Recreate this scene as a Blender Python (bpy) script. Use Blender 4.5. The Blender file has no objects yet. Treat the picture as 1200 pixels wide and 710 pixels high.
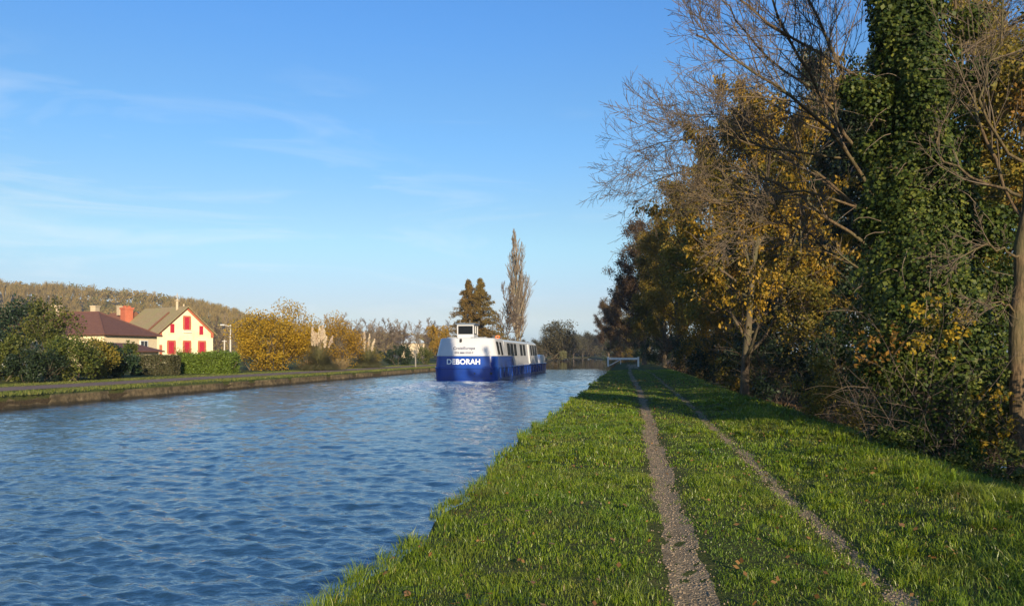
import bpy, bmesh, math, random
import numpy as np
from mathutils import Vector, Matrix
R = math.radians
SC = bpy.context.scene
COL = SC.collection
# ------------------------------------------------------------------ camera, sky, sun, exposure
YAW = R(8.66); SN, CS = math.sin(YAW), math.cos(YAW)
EYE = 1.6; FPX = 906.0; HOR = 415.0
WATER = -0.5
cd = bpy.data.cameras.new('camera'); cam = bpy.data.objects.new('camera', cd); COL.objects.link(cam)
cam.location = (0, 0, EYE); cam.rotation_euler = (R(90), 0, YAW)
cd.sensor_width = 36; cd.lens = 36*FPX/1200; cd.shift_y = (HOR-355)/1200
cd.clip_start = 0.1; cd.clip_end = 9000
SC.camera = cam

SUN_AZ = R(24); SUN_EL = R(14.5)           # behind the camera, to its right
sdir = Vector((math.sin(SUN_AZ)*math.cos(SUN_EL), -math.cos(SUN_AZ)*math.cos(SUN_EL), math.sin(SUN_EL)))
W = bpy.data.worlds.new('World'); SC.world = W; W.use_nodes = True
nt = W.node_tree; nt.nodes.clear()
def wn(t, **k):
    n = nt.nodes.new(t)
    for a, b in k.items(): setattr(n, a, b)
    return n
def wl(a, b): nt.links.new(a, b)
sky = wn('ShaderNodeTexSky', sky_type='NISHITA', sun_disc=False)
sky.sun_elevation = SUN_EL; sky.sun_rotation = math.pi - SUN_AZ
sky.air_density = 1.0; sky.dust_density = 0.25; sky.ozone_density = 2.2; sky.altitude = 100
tc = wn('ShaderNodeTexCoord')
mp = wn('ShaderNodeMapping'); mp.inputs['Scale'].default_value = (2.2, 2.2, 17); mp.inputs['Location'].default_value = (3.1, 0.4, 0.35)
mp.inputs['Rotation'].default_value = (R(3), R(-6), 0)
nz = wn('ShaderNodeTexNoise'); nz.inputs['Scale'].default_value = 1.3; nz.inputs['Detail'].default_value = 7; nz.inputs['Roughness'].default_value = .58; nz.inputs['Distortion'].default_value = .9
rp = wn('ShaderNodeValToRGB'); rp.color_ramp.elements[0].position = .53; rp.color_ramp.elements[1].position = .80
sx = wn('ShaderNodeSeparateXYZ')
band = wn('ShaderNodeMapRange', interpolation_type='SMOOTHSTEP'); band.inputs[1].default_value = .40; band.inputs[2].default_value = .12
mul = wn('ShaderNodeMath', operation='MULTIPLY'); mul2 = wn('ShaderNodeMath', operation='MULTIPLY'); mul2.inputs[1].default_value = .55
side = wn('ShaderNodeMapRange', interpolation_type='SMOOTHSTEP'); side.inputs[1].default_value = .08; side.inputs[2].default_value = -.45; side.inputs[3].default_value = .25
mul3 = wn('ShaderNodeMath', operation='MULTIPLY')
mix = wn('ShaderNodeMix', data_type='RGBA'); mix.inputs[7].default_value = (4.4, 4.7, 4.9, 1)
grade = wn('ShaderNodeValToRGB'); grade.color_ramp.interpolation = 'EASE'
for k_, (p_, c_) in enumerate([(0, (.40, .55, .95)), (.055, (.49, .48, .60)), (.148, (.56, .63, .65)), (.28, (.46, .66, .81)), (.42, (.40, .68, .95))]):
    e_ = grade.color_ramp.elements[k_] if k_ < 2 else grade.color_ramp.elements.new(p_)
    e_.position = p_; e_.color = (*c_, 1)
hs = wn('ShaderNodeMix', data_type='RGBA', blend_type='MULTIPLY'); hs.inputs[0].default_value = 1
bg = wn('ShaderNodeBackground'); bg.inputs['Strength'].default_value = 0.138
wo = wn('ShaderNodeOutputWorld')
wl(tc.outputs['Generated'], mp.inputs['Vector']); wl(mp.outputs[0], nz.inputs['Vector']); wl(nz.outputs[0], rp.inputs[0])
wl(tc.outputs['Generated'], sx.inputs[0]); wl(sx.outputs['Z'], band.inputs[0]); wl(sx.outputs['X'], side.inputs[0])
wl(rp.outputs[0], mul.inputs[0]); wl(band.outputs[0], mul.inputs[1]); wl(mul.outputs[0], mul3.inputs[0]); wl(side.outputs[0], mul3.inputs[1])
wl(mul3.outputs[0], mul2.inputs[0])
wl(sx.outputs['Z'], grade.inputs[0]); wl(sky.outputs[0], hs.inputs[6]); wl(grade.outputs[0], hs.inputs[7]); wl(hs.outputs[2], mix.inputs[6]); wl(mul2.outputs[0], mix.inputs[0]); wl(mix.outputs[2], bg.inputs[0]); wl(bg.outputs[0], wo.inputs[0])
sl = bpy.data.lights.new('sun', 'SUN'); sl.energy = 5.0; sl.angle = R(.55); sl.color = (1.0, .83, .58)
so = bpy.data.objects.new('sun', sl); COL.objects.link(so); so.rotation_euler = sdir.to_track_quat('Z', 'Y').to_euler()
SC.view_settings.view_transform = 'Standard'; SC.view_settings.look = 'None'; SC.view_settings.gamma = 1
SC.view_settings.use_curve_mapping = False; SC.view_settings.exposure = 0.68

# ------------------------------------------------------------------ helpers
def G(px, d):                             # ground point seen in photo column px at depth d
    lat = (px-600)/FPX*d
    return (-SN*d+CS*lat, CS*d+SN*lat)
def W3(px, py, d):
    x, y = G(px, d); return (x, y, EYE+(HOR-py)/FPX*d)
def tag(o, label=None, cat=None, group=None, kind=None):
    if label: o['label'] = label
    if cat: o['category'] = cat
    if group: o['group'] = group
    if kind: o['kind'] = kind
    return o
def empty(name, loc, rz=0, label=None, cat=None, group=None):
    o = bpy.data.objects.new(name, None); COL.objects.link(o)
    o.location = loc; o.rotation_euler = (0, 0, rz); o.empty_display_size = .2
    return tag(o, label, cat, group)
def link(name, me, mat=None, parent=None, loc=(0,0,0)):
    o = bpy.data.objects.new(name, me); COL.objects.link(o); o.location = loc
    if mat is not None: me.materials.append(mat)
    if parent: o.parent = parent
    return o
def copy_tree(o, parent=None):
    c = o.copy(); COL.objects.link(c); c.parent = parent
    for ch in list(o.children): copy_tree(ch, c)
    return c
def np_mesh(name, V, F, rnd=None, smooth=False):
    """V (n,3); F list of int arrays with 3 or 4 columns"""
    if not isinstance(F, list): F = [F]
    F = [f for f in F if len(f)]
    me = bpy.data.meshes.new(name)
    me.vertices.add(len(V)); me.vertices.foreach_set('co', np.asarray(V, np.float32).ravel())
    loops = np.concatenate([f.ravel() for f in F]).astype(np.int32)
    cnt = np.concatenate([np.full(len(f), f.shape[1], np.int32) for f in F])
    st = np.concatenate([[0], np.cumsum(cnt)[:-1]]).astype(np.int32)
    me.loops.add(len(loops)); me.loops.foreach_set('vertex_index', loops)
    me.polygons.add(len(cnt)); me.polygons.foreach_set('loop_start', st)
    me.update(calc_edges=True)
    if smooth: me.polygons.foreach_set('use_smooth', np.ones(len(cnt), bool))
    if rnd is not None:
        a = me.attributes.new('rnd', 'FLOAT', 'POINT'); a.data.foreach_set('value', np.asarray(rnd, np.float32))
    return me
def hash2(i, j, s):
    h = (i.astype(np.int64)*374761393 + j.astype(np.int64)*668265263 + s*1442695041) & 0x7fffffff
    h = ((h ^ (h >> 13))*1274126177) & 0x7fffffff
    return ((h ^ (h >> 16)) & 0xffff)/65535.0
def vnoise(x, y, s=0):
    x = np.asarray(x, float); y = np.asarray(y, float)
    i = np.floor(x); j = np.floor(y); u = x-i; v = y-j; u = u*u*(3-2*u); v = v*v*(3-2*v)
    i = i.astype(np.int64); j = j.astype(np.int64)
    a = hash2(i, j, s); b = hash2(i+1, j, s); c = hash2(i, j+1, s); d = hash2(i+1, j+1, s)
    return (a*(1-u)+b*u)*(1-v)+(c*(1-u)+d*u)*v
def fbm(x, y, s=0, o=3):
    t = 0; a = .5; n = 0
    for k in range(o): t = t+a*vnoise(x*2**k, y*2**k, s+k*17); n += a; a *= .5
    return t/n
def sstep(a, b, x):
    t = np.clip((x-a)/(b-a), 0, 1); return t*t*(3-2*t)

# ------------------------------------------------------------------ materials
def newmat(name):
    m = bpy.data.materials.new(name); m.use_nodes = True; m.node_tree.nodes.clear(); return m
class NB:
    def __init__(s, m): s.t = m.node_tree
    def n(s, t, ins=None, **k):
        x = s.t.nodes.new(t)
        for a, b in k.items(): setattr(x, a, b)
        for a, b in (ins or {}).items():
            if isinstance(b, bpy.types.NodeSocket): s.t.links.new(b, x.inputs[a])
            else: x.inputs[a].default_value = b
        return x
    def ramp(s, fac, cols):
        x = s.n('ShaderNodeValToRGB', {0: fac}); e = x.color_ramp.elements
        while len(e) < len(cols): e.new(.5)
        for i, c in enumerate(cols):
            p, c = c if isinstance(c[1], tuple) else (i/(len(cols)-1), c)
            e[i].position = p; e[i].color = (*c, 1)
        return x.outputs[0]
    def noise(s, vec, scale, detail=4, rough=.55, dist=0):
        return s.n('ShaderNodeTexNoise', {'Vector': vec, 'Scale': scale, 'Detail': detail, 'Roughness': rough, 'Distortion': dist}).outputs[0]
    def mixc(s, f, a, b, mode='MIX'):
        return s.n('ShaderNodeMix', {0: f, 6: a, 7: b}, data_type='RGBA', blend_type=mode).outputs[2]
    def math(s, op, a, b=0.0): return s.n('ShaderNodeMath', {0: a, 1: b}, operation=op).outputs[0]
    def maprange(s, v, a, b, c=0., d=1.): return s.n('ShaderNodeMapRange', {0: v, 1: a, 2: b, 3: c, 4: d}).outputs[0]
    def coord(s, w='Object'): return s.n('ShaderNodeTexCoord').outputs[w]
    def pos(s): return s.n('ShaderNodeNewGeometry').outputs['Position']
    def out(s, sh): s.n('ShaderNodeOutputMaterial', {0: sh})
def C4(c): return (*c, 1)
def simple(name, col, rough=.6, metal=0., var=.12, scale=3., bump=0., bscale=30., spec=.5, dirt=None):
    m = newmat(name); b = NB(m); co = b.coord()
    n1 = b.noise(co, scale, 5)
    c = b.ramp(n1, [tuple(x*(1-var) for x in col), tuple(min(1, x*(1+var)) for x in col)])
    if dirt:
        n2 = b.noise(co, dirt[1], 6, .65)
        c = b.mixc(b.maprange(n2, .5, .72, 0, dirt[2]), c, C4(dirt[0]))
    p = b.n('ShaderNodeBsdfPrincipled', {'Base Color': c, 'Roughness': rough, 'Metallic': metal, 'Specular IOR Level': spec})
    if bump:
        bn = b.n('ShaderNodeBump', {'Strength': bump, 'Distance': .02, 'Height': b.noise(co, bscale, 4)})
        b.t.links.new(bn.outputs[0], p.inputs['Normal'])
    b.out(p.outputs[0]); return m
def leafmat(name, cols, trans=.35, rough=.55, spec=.25, clump=.8, cdark=(.55, .55, .55)):
    """colours picked per leaf; slow variation from clump to clump and plant to plant"""
    m = newmat(name); b = NB(m)
    a = b.n('ShaderNodeAttribute', attribute_name='rnd').outputs['Fac']
    co = b.coord()
    oi = b.n('ShaderNodeObjectInfo').outputs['Random']
    n1 = b.noise(co, clump, 2)
    f = b.math('ADD', b.math('MULTIPLY', a, .62), b.math('MULTIPLY', b.math('SUBTRACT', n1, .28), .9))
    c = b.ramp(f, cols)
    h = b.n('ShaderNodeHueSaturation', {'Hue': b.maprange(oi, 0, 1, .488, .512), 'Value': b.maprange(oi, 0, 1, .85, 1.15), 'Color': c}).outputs[0]
    p = b.n('ShaderNodeBsdfPrincipled', {'Base Color': h, 'Roughness': rough, 'Specular IOR Level': spec})
    t = b.n('ShaderNodeBsdfTranslucent', {'Color': h})
    ms = b.n('ShaderNodeMixShader', {0: trans, 1: p.outputs[0], 2: t.outputs[0]})
    b.out(ms.outputs[0]); return m
def barkmat(name, c1, c2, scale=6.):
    m = newmat(name); b = NB(m); co = b.coord()
    mpn = b.n('ShaderNodeMapping', {'Vector': co, 'Scale': (1, 1, .18)}).outputs[0]
    n1 = b.noise(mpn, scale*3, 6, .65); n2 = b.noise(co, .9, 3)
    c = b.mixc(b.maprange(n2, .45, .65, 0, .5), b.ramp(n1, [(.3, c1), (.7, c2)]), C4(tuple(x*.8 for x in (.10, .12, .05))))
    p = b.n('ShaderNodeBsdfPrincipled', {'Base Color': c, 'Roughness': .9, 'Specular IOR Level': .15})
    bn = b.n('ShaderNodeBump', {'Strength': .7, 'Distance': .02, 'Height': n1}); b.t.links.new(bn.outputs[0], p.inputs['Normal'])
    b.out(p.outputs[0]); return m

M = {}
M['bark'] = barkmat('bark_brown', (.055, .040, .028), (.17, .13, .09))
M['bark_pale'] = barkmat('bark_pale', (.16, .125, .085), (.34, .27, .19))
M['bark_tan'] = barkmat('bark_tan', (.035, .024, .014), (.19, .13, .072), 11.)
M['twig'] = simple('twig_tan', (.20, .15, .10), .85, var=.35, scale=.8)
M['twig_mid'] = simple('twig_mid_brown', (.135, .10, .066), .88, var=.35, scale=.7)
M['twig_dark'] = simple('twig_brown', (.11, .080, .058), .9, var=.3, scale=.6)
M['ivy'] = leafmat('ivy_leaf', [(.012, .028, .007), (.030, .055, .010), (.072, .100, .016), (.20, .21, .036)], .25, .52, .2, 1.1)
M['ivy_yellow'] = leafmat('ivy_yellowing', [(.16, .13, .015), (.38, .26, .02), (.46, .33, .03)], .4)
M['cherry'] = leafmat('cherry_autumn', [(.045, .055, .012), (.12, .095, .018), (.34, .19, .022), (.48, .26, .03)], .38, clump=.55)
M['gold'] = leafmat('golden_leaf', [(.13, .075, .008), (.30, .17, .012), (.42, .25, .018), (.20, .16, .02)], .35, clump=.5)
M['olive'] = leafmat('olive_autumn', [(.060, .062, .012), (.125, .11, .018), (.22, .15, .024), (.32, .20, .03)], .3, clump=.35)
M['maroon'] = leafmat('maroon_autumn', [(.050, .036, .022), (.080, .054, .030), (.12, .078, .036), (.12, .092, .036)], .3, clump=.3)
M['rust'] = leafmat('rust_autumn', [(.13, .085, .018), (.25, .15, .024), (.36, .20, .028)], .35, clump=.4)
M['darkgreen'] = leafmat('evergreen_leaf', [(.010, .020, .009), (.020, .036, .014), (.032, .052, .018)], .12, .5, .3, .7)
M['green'] = leafmat('shrub_green', [(.028, .045, .010), (.065, .085, .016), (.12, .13, .024), (.16, .15, .03)], .28, clump=.6)
M['brightgreen'] = leafmat('conifer_hedge', [(.06, .095, .012), (.10, .15, .018), (.14, .19, .022)], .2, clump=1.2)
M['greygreen'] = leafmat('clipped_hedge', [(.06, .062, .028), (.085, .088, .038), (.12, .105, .05)], .2, clump=1.5)
M['spruce'] = leafmat('spruce_needle', [(.065, .055, .016), (.14, .10, .024), (.25, .16, .036)], .12, .7, .1, .35)
M['willow'] = leafmat('willow_gold', [(.22, .12, .018), (.36, .20, .025), (.28, .20, .03)], .35, clump=.5)
M['pampas'] = leafmat('pampas_blade', [(.10, .115, .045), (.17, .17, .075), (.26, .22, .10)], .25, clump=1.5)
M['plume'] = leafmat('pampas_plume', [(.55, .42, .29), (.68, .55, .40), (.76, .64, .48)], .35, clump=2)
M['straw'] = leafmat('dry_grass', [(.25, .17, .08), (.38, .27, .13)], .3)
M['hillwood'] = leafmat('hill_wood', [(.15, .105, .042), (.21, .145, .058), (.25, .16, .052), (.11, .105, .034), (.33, .16, .036)], .25, .8, .1, .018)
M['farwood'] = leafmat('far_wood', [(.05, .05, .03), (.08, .07, .04), (.11, .085, .05)], .2, .8, .1, .1)

# ------------------------------------------------------------------ plant generators (numpy)
def unit(v): return v/np.maximum(np.linalg.norm(v, axis=-1, keepdims=True), 1e-9)
def polylines(rng, p0, d0, L, segs, wob, up):
    N = len(p0); pts = np.zeros((N, segs+1, 3)); pts[:, 0] = p0; d = unit(d0)
    for k in range(segs):
        d = unit(d + rng.normal(0, wob, (N, 3)) + np.array([0, 0, up])/segs)
        pts[:, k+1] = pts[:, k] + d*(L/segs)[:, None]
    return pts
def children(rng, pts, rad, L, n, t0, t1, ang, angv, ratio, rr, segs, wob, up, taper=.5, rv=.35):
    N, k1, _ = pts.shape; k = k1-1
    idx = np.repeat(np.arange(N), n)
    t = np.tile((np.arange(n)+.5)/n, N) + rng.uniform(-.5, .5, N*n)/n
    t = t0+(t1-t0)*np.clip(t, 0, 1)
    f = t*k; i = np.minimum(f.astype(int), k-1); u = (f-i)[:, None]
    p = pts[idx, i]*(1-u)+pts[idx, i+1]*u
    tg = unit(pts[idx, i+1]-pts[idx, i])
    r = rad[idx, i]*(1-u[:, 0])+rad[idx, i+1]*u[:, 0]
    rnd = rng.normal(0, 1, (len(idx), 3)); side = unit(rnd-tg*(rnd*tg).sum(-1, keepdims=True))
    a = rng.normal(ang, angv, len(idx))[:, None]
    d = tg*np.cos(a)+side*np.sin(a)
    l = L[idx]*ratio*(1-taper*t)*rng.uniform(1-rv, 1+rv, len(idx))
    P = polylines(rng, p, d, l, segs, wob, up)
    rr_ = np.maximum(r*rr, .0025)
    return P, rr_[:, None]*np.linspace(1, .35, segs+1)[None, :], l
def tubes(levels, sides):
    VV, FF, RR, off = [], [], [], 0
    for (pts, rad), s in zip(levels, sides):
        N, k1, _ = pts.shape
        tg = np.gradient(pts, axis=1); tg = unit(tg)
        ref = np.where(np.abs(tg[..., 2:3]) > .9, np.array([1., 0, 0]), np.array([0, 0, 1.]))
        a = unit(np.cross(tg, ref)); b = np.cross(tg, a)
        th = np.arange(s)*2*math.pi/s
        ring = pts[:, :, None]+rad[:, :, None, None]*(a[:, :, None]*np.cos(th)[None, None, :, None]+b[:, :, None]*np.sin(th)[None, None, :, None])
        VV.append(ring.reshape(-1, 3)); RR.append(np.repeat(np.random.RandomState(1).rand(N), k1*s))
        base = (np.arange(N)*k1*s)[:, None, None]+(np.arange(k1-1)*s)[None, :, None]
        j = np.arange(s)[None, None, :]; j2 = (j+1) % s
        q = np.stack([base+j, base+j2, base+s+j2, base+s+j], -1).reshape(-1, 4)+off
        FF.append(q); off += N*k1*s
    return np.concatenate(VV), np.concatenate(FF), np.concatenate(RR)
def leaves(rng, P, size, aspect=.55, sv=.35, droop=0., normal=None, nj=.6, up=0.):
    N = len(P)
    ax = rng.normal(0, 1, (N, 3)); ax[:, 2] -= droop; ax = unit(ax)
    if normal is None: nn = rng.normal(0, 1, (N, 3)); nn[:, 2] += up
    else: nn = normal+rng.normal(0, nj, (N, 3))
    nn = unit(nn)
    if normal is not None: ax = unit(ax-nn*(ax*nn).sum(-1, keepdims=True))
    sd = unit(np.cross(ax, nn)); s = (np.asarray(size)*rng.uniform(1-sv, 1+sv, N))[:, None]
    nn = np.cross(sd, ax)
    V = np.stack([P-ax*s*.5, P+sd*s*aspect*.5-nn*s*.06, P+ax*s*.5-nn*s*.1, P-sd*s*aspect*.5-nn*s*.06], 1).reshape(-1, 3)
    F = np.arange(N*4).reshape(-1, 4)
    return V, F, np.repeat(rng.rand(N), 4)
def clump_points(rng, centres, radii, n):
    i = rng.choice(len(centres), n, p=(radii**2)/np.sum(radii**2))
    d = unit(rng.normal(0, 1, (n, 3)))*(rng.rand(n)**.45)[:, None]
    return centres[i]+d*radii[i][:, None]
def crown_clumps(rng, c, rad, n, cr, shell=.55, lumps=.25, flat=1.0):
    d = unit(rng.normal(0, 1, (n, 3)))
    r = shell+(1-shell)*rng.rand(n)**.6
    r = r*(1+lumps*(rng.rand(n)-.6))
    return np.array(c)+d*r[:, None]*np.array(rad), cr*rng.uniform(.55, 1.35, n)
def merge(parts):
    V, F, Rr, o = [], [], [], 0
    for v, f, r in parts: V.append(v); F.append(f+o); Rr.append(r); o += len(v)
    return np.concatenate(V), np.concatenate(F), np.concatenate(Rr)

def skeleton(seed, h, r, lean=(0, 0), levs=(), twob=.05, tsegs=10):
    rng = np.random.RandomState(seed)
    P = polylines(rng, np.zeros((1, 3)), np.array([[lean[0], lean[1], 1.]]), np.array([h]), tsegs, twob, .3)
    rad = (r*np.linspace(1, .18, tsegs+1)**.9)[None]; rad[0, 0] *= 1.35
    L = np.array([h]); out = [(P, rad)]
    for kw in levs:
        P, rad, L = children(rng, P, rad, L, **kw); out.append((P, rad))
    return rng, out
def tree_obj(name, loc, sk_tr, sk_tw, crown, bark, twig, leaf, label, cat='tree', group=None, rz=0, crown_name='crown'):
    root = empty(name, loc, rz, label, cat, group)
    if sk_tr: v, f, r = tubes(*sk_tr); link('trunk', np_mesh('trunk', v, f, r, True), bark, root)
    if sk_tw: v, f, r = tubes(*sk_tw); link('twigs', np_mesh('twigs', v, f, r, False), twig, root)
    if crown: v, f, r = crown; link(crown_name, np_mesh(crown_name, v, f, r), leaf, root)
    return root
def place(proto, loc, rz=0, sc=(1, 1, 1), label=None, used=set(), group=None):
    o = proto if id(proto) not in used and not proto.get('_used') else copy_tree(proto)
    o['_used'] = 1
    o.location = loc; o.rotation_euler = (0, 0, rz); o.scale = sc if isinstance(sc, tuple) else (sc,)*3
    if label: o['label'] = label
    if group: o['group'] = group
    return o

# ------------------------------------------------------------------ terrain
def off(Y): return -.00018*np.maximum(np.asarray(Y, float)-95, 0)**2
LB = -23.6                                 # face of the far bank wall
def bankx(Y): return -2.05+.34*(fbm(np.asarray(Y)*.55, 0*np.asarray(Y), 5, 3)-.5)*2*1.0+.10*(vnoise(np.asarray(Y)*2.3, 0*np.asarray(Y)+4, 9)-.5)
def xl(Y): return .45-.45*sstep(30, 72, Y)+.05*(vnoise(np.asarray(Y)*.25, 0*np.asarray(Y), 3)-.5)
def xr(Y): return 1.80-1.0*sstep(62, 92, Y)+.10*(vnoise(np.asarray(Y)*.22, 0*np.asarray(Y)+7, 3)-.5)+.10*sstep(10, 25, Y)
def berm(u, Y):
    z = np.where(u < 0, -.09*sstep(0, -2, u), 0)
    z = z+.13*sstep(2.1, 3.2, u)*(1-sstep(3.6, 4.8, u))*(1-.5*sstep(20, 45, Y))
    z = z-.50*sstep(3.8, 6.2, u)
    z = z-.04*np.exp(-((u-xl(Y))/.2)**2)-.035*np.exp(-((u-xr(Y))/.17)**2)
    return z+.035*(fbm(u*1.3, Y*1.3, 11)-.5)
def zg(X, Y):
    X = np.asarray(X, float); Y = np.asarray(Y, float); u = X-off(Y)
    return np.where(u > -2.5, berm(u, Y), 0.0)
def hillz(X, Y):
    # wooded ridge on the left, falling to the right
    d = -SN*X+CS*Y; lat = CS*X+SN*Y; px = 600+FPX*lat/np.maximum(d, 1)
    return 0
us = np.concatenate([[-4000, -2500, -1500, -900, -600, -400, -280, -200, -150, -110, -85, -65], np.linspace(-52, -30.4, 12), np.linspace(-30, -24.2, 10), [-23.9, LB-.06]])
us_l = len(us)
def build_ground():
    Ys = np.concatenate([[-400, -200, -120, -70, -45, -30, -20, -12, -6, -3], np.arange(-1, 45, .22), np.arange(45, 120, 1.), np.arange(120, 430, 6.), [431]])
    Yf = np.array([432.5, 460, 520, 650, 900, 1400, 2200, 3200, 5000.])
    right = np.concatenate([np.linspace(0, .5, 5), np.linspace(.62, 6.2, 46), np.linspace(6.5, 14, 14), [17, 22, 30, 45, 70, 110, 180, 300, 500, 900, 1500, 2500, 4000]])
    rows = []
    for Y in Ys:
        o = float(off(Y)); bx = float(bankx(Y))
        x = list(us); z = [0.03*(vnoise(np.array(u*.4), np.array(Y*.4), 2)-.5) if u > -70 else 0 for u in us]; z[-1] = -.06
        x += [LB-.05, LB+.3, -12, bx-.55, bx-.22, bx-.08]; z += [-2.2, -2.2, -2.4, -2.2, -.62, -.34]
        t = bx+right*(1 if True else 0); zz = berm(t, np.full(len(t), Y)); zz[0] -= .06
        x += list(t); z += list(zz)
        rows.append(np.stack([np.array(x)+o, np.full(len(x), Y), np.array(z)], -1))
    last = rows[-1]
    for Y in Yf:
        r = last.copy(); r[:, 1] = Y; r[:, 2] = 0; rows.append(r)
    Gd = np.array(rows); ny, nx, _ = Gd.shape
    i = np.arange(ny-1)[:, None]*nx+np.arange(nx-1)[None]
    F = np.stack([i, i+1, i+nx+1, i+nx], -1).reshape(-1, 4)
    m = newmat('ground_turf'); b = NB(m); p = b.pos()
    sp = b.n('ShaderNodeSeparateXYZ', {0: p})
    n1 = b.noise(p, .7, 5, .6); n2 = b.noise(p, 14, 4, .7); n3 = b.noise(p, .06, 3)
    turf = b.ramp(n2, [(.25, (.035, .034, .014)), (.5, (.060, .075, .018)), (.75, (.115, .105, .038))])
    turf = b.mixc(b.maprange(n1, .52, .72, 0, .55), turf, C4((.13, .10, .05)))
    soil = b.ramp(n2, [(.3, (.035, .026, .017)), (.7, (.095, .070, .042))])
    litter = b.ramp(b.noise(p, 25, 3, .7), [(.3, (.028, .020, .012)), (.55, (.07, .045, .02)), (.72, (.14, .08, .03))])
    wx = b.maprange(b.math('ADD', sp.outputs[0], b.math('MULTIPLY', n1, 1.2)), 6.0, 6.9)
    c = b.mixc(wx, turf, litter)
    low = b.maprange(b.math('ADD', sp.outputs[2], b.math('MULTIPLY', n2, .1)), -.20, -.10, 1, 0)
    inb = b.math('LESS_THAN', sp.outputs[0], 3.0)
    c = b.mixc(b.math('MULTIPLY', low, inb), c, soil)
    pr = b.n('ShaderNodeBsdfPrincipled', {'Base Color': c, 'Roughness': .95, 'Specular IOR Level': .1})
    bn = b.n('ShaderNodeBump', {'Strength': .8, 'Distance': .05, 'Height': n2}); b.t.links.new(bn.outputs[0], pr.inputs['Normal'])
    b.out(pr.outputs[0])
    o = link('ground', np_mesh('ground', Gd.reshape(-1, 3), F, None, True), m); tag(o, kind='structure')
build_ground()

def strip(name, cx, half, Ys, mat, seed, rag, lift=.004, zf=None, cols=7):
    Ys = np.asarray(Ys); t = np.linspace(-1, 1, cols)
    wl_ = half*(1+rag*(fbm(Ys*2.2, Ys*0, seed)-.5)*2+rag*.8*(vnoise(Ys*.5, Ys*0, seed+7)-.5)); wr_ = half*(1+rag*(fbm(Ys*2.2, Ys*0, seed+50)-.5)*2+rag*.8*(vnoise(Ys*.43, Ys*0, seed+9)-.5))
    X = cx(Ys)[:, None]+np.where(t[None] < 0, t[None]*wl_[:, None], t[None]*wr_[:, None])
    YY = np.repeat(Ys[:, None], cols, 1)
    Z = (zf or zg)(X, YY)+lift-.012*(np.abs(t)[None]**4)
    V = np.stack([X, YY, Z], -1).reshape(-1, 3); ny = len(Ys)
    i = np.arange(ny-1)[:, None]*cols+np.arange(cols-1)[None]
    F = np.stack([i, i+1, i+cols+1, i+cols], -1).reshape(-1, 4)
    o = link(name, np_mesh(name, V, F, None, True), mat); tag(o, kind='structure'); return o
def gravel(name, c1, c2, c3):
    m = newmat(name); b = NB(m); p = b.pos()
    n1 = b.noise(p, 38, 3, .7); n2 = b.noise(p, 2.2, 5, .6); vo = b.n('ShaderNodeTexVoronoi', {'Vector': p, 'Scale': 55})
    c = b.ramp(n1, [(.25, c1), (.5, c2), (.75, c3)])
    c = b.mixc(b.maprange(n2, .4, .65, 0, .55), c, C4(c1))
    c = b.mixc(b.maprange(vo.outputs['Color'], .3, .9, 0, .5), c, C4(c3))
    pr = b.n('ShaderNodeBsdfPrincipled', {'Base Color': c, 'Roughness': .9, 'Specular IOR Level': .15})
    bn = b.n('ShaderNodeBump', {'Strength': .9, 'Distance': .02, 'Height': b.math('ADD', n1, b.math('MULTIPLY', vo.outputs[0], -.8))})
    b.t.links.new(bn.outputs[0], pr.inputs['Normal']); b.out(pr.outputs[0]); return m
M['dirt'] = gravel('dirt_track', (.090, .064, .036), (.235, .178, .108), (.38, .30, .195))
M['tarmac'] = gravel('towpath_tarmac', (.14, .098, .080), (.20, .145, .12), (.27, .20, .17))
trY = np.concatenate([np.arange(-6, 40, .12), np.arange(40, 93, .5)])
strip('dirt_track', xl, .20, trY, M['dirt'], 21, .6)
strip('dirt_track', xr, .125, trY, M['dirt'], 77, .8)
strip('dirt_track', lambda Y: .3+.0*Y, 1.0, np.arange(90, 128, .5), M['dirt'], 31, .3)
tY = np.concatenate([np.arange(-30, 150, 2.), np.arange(150, 430, 8.)])
strip('towpath', lambda Y: off(Y)-28.2, 1.55, tY, M['tarmac'], 41, .06, lift=.03, zf=lambda X, Y: X*0+.0, cols=5)

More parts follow.
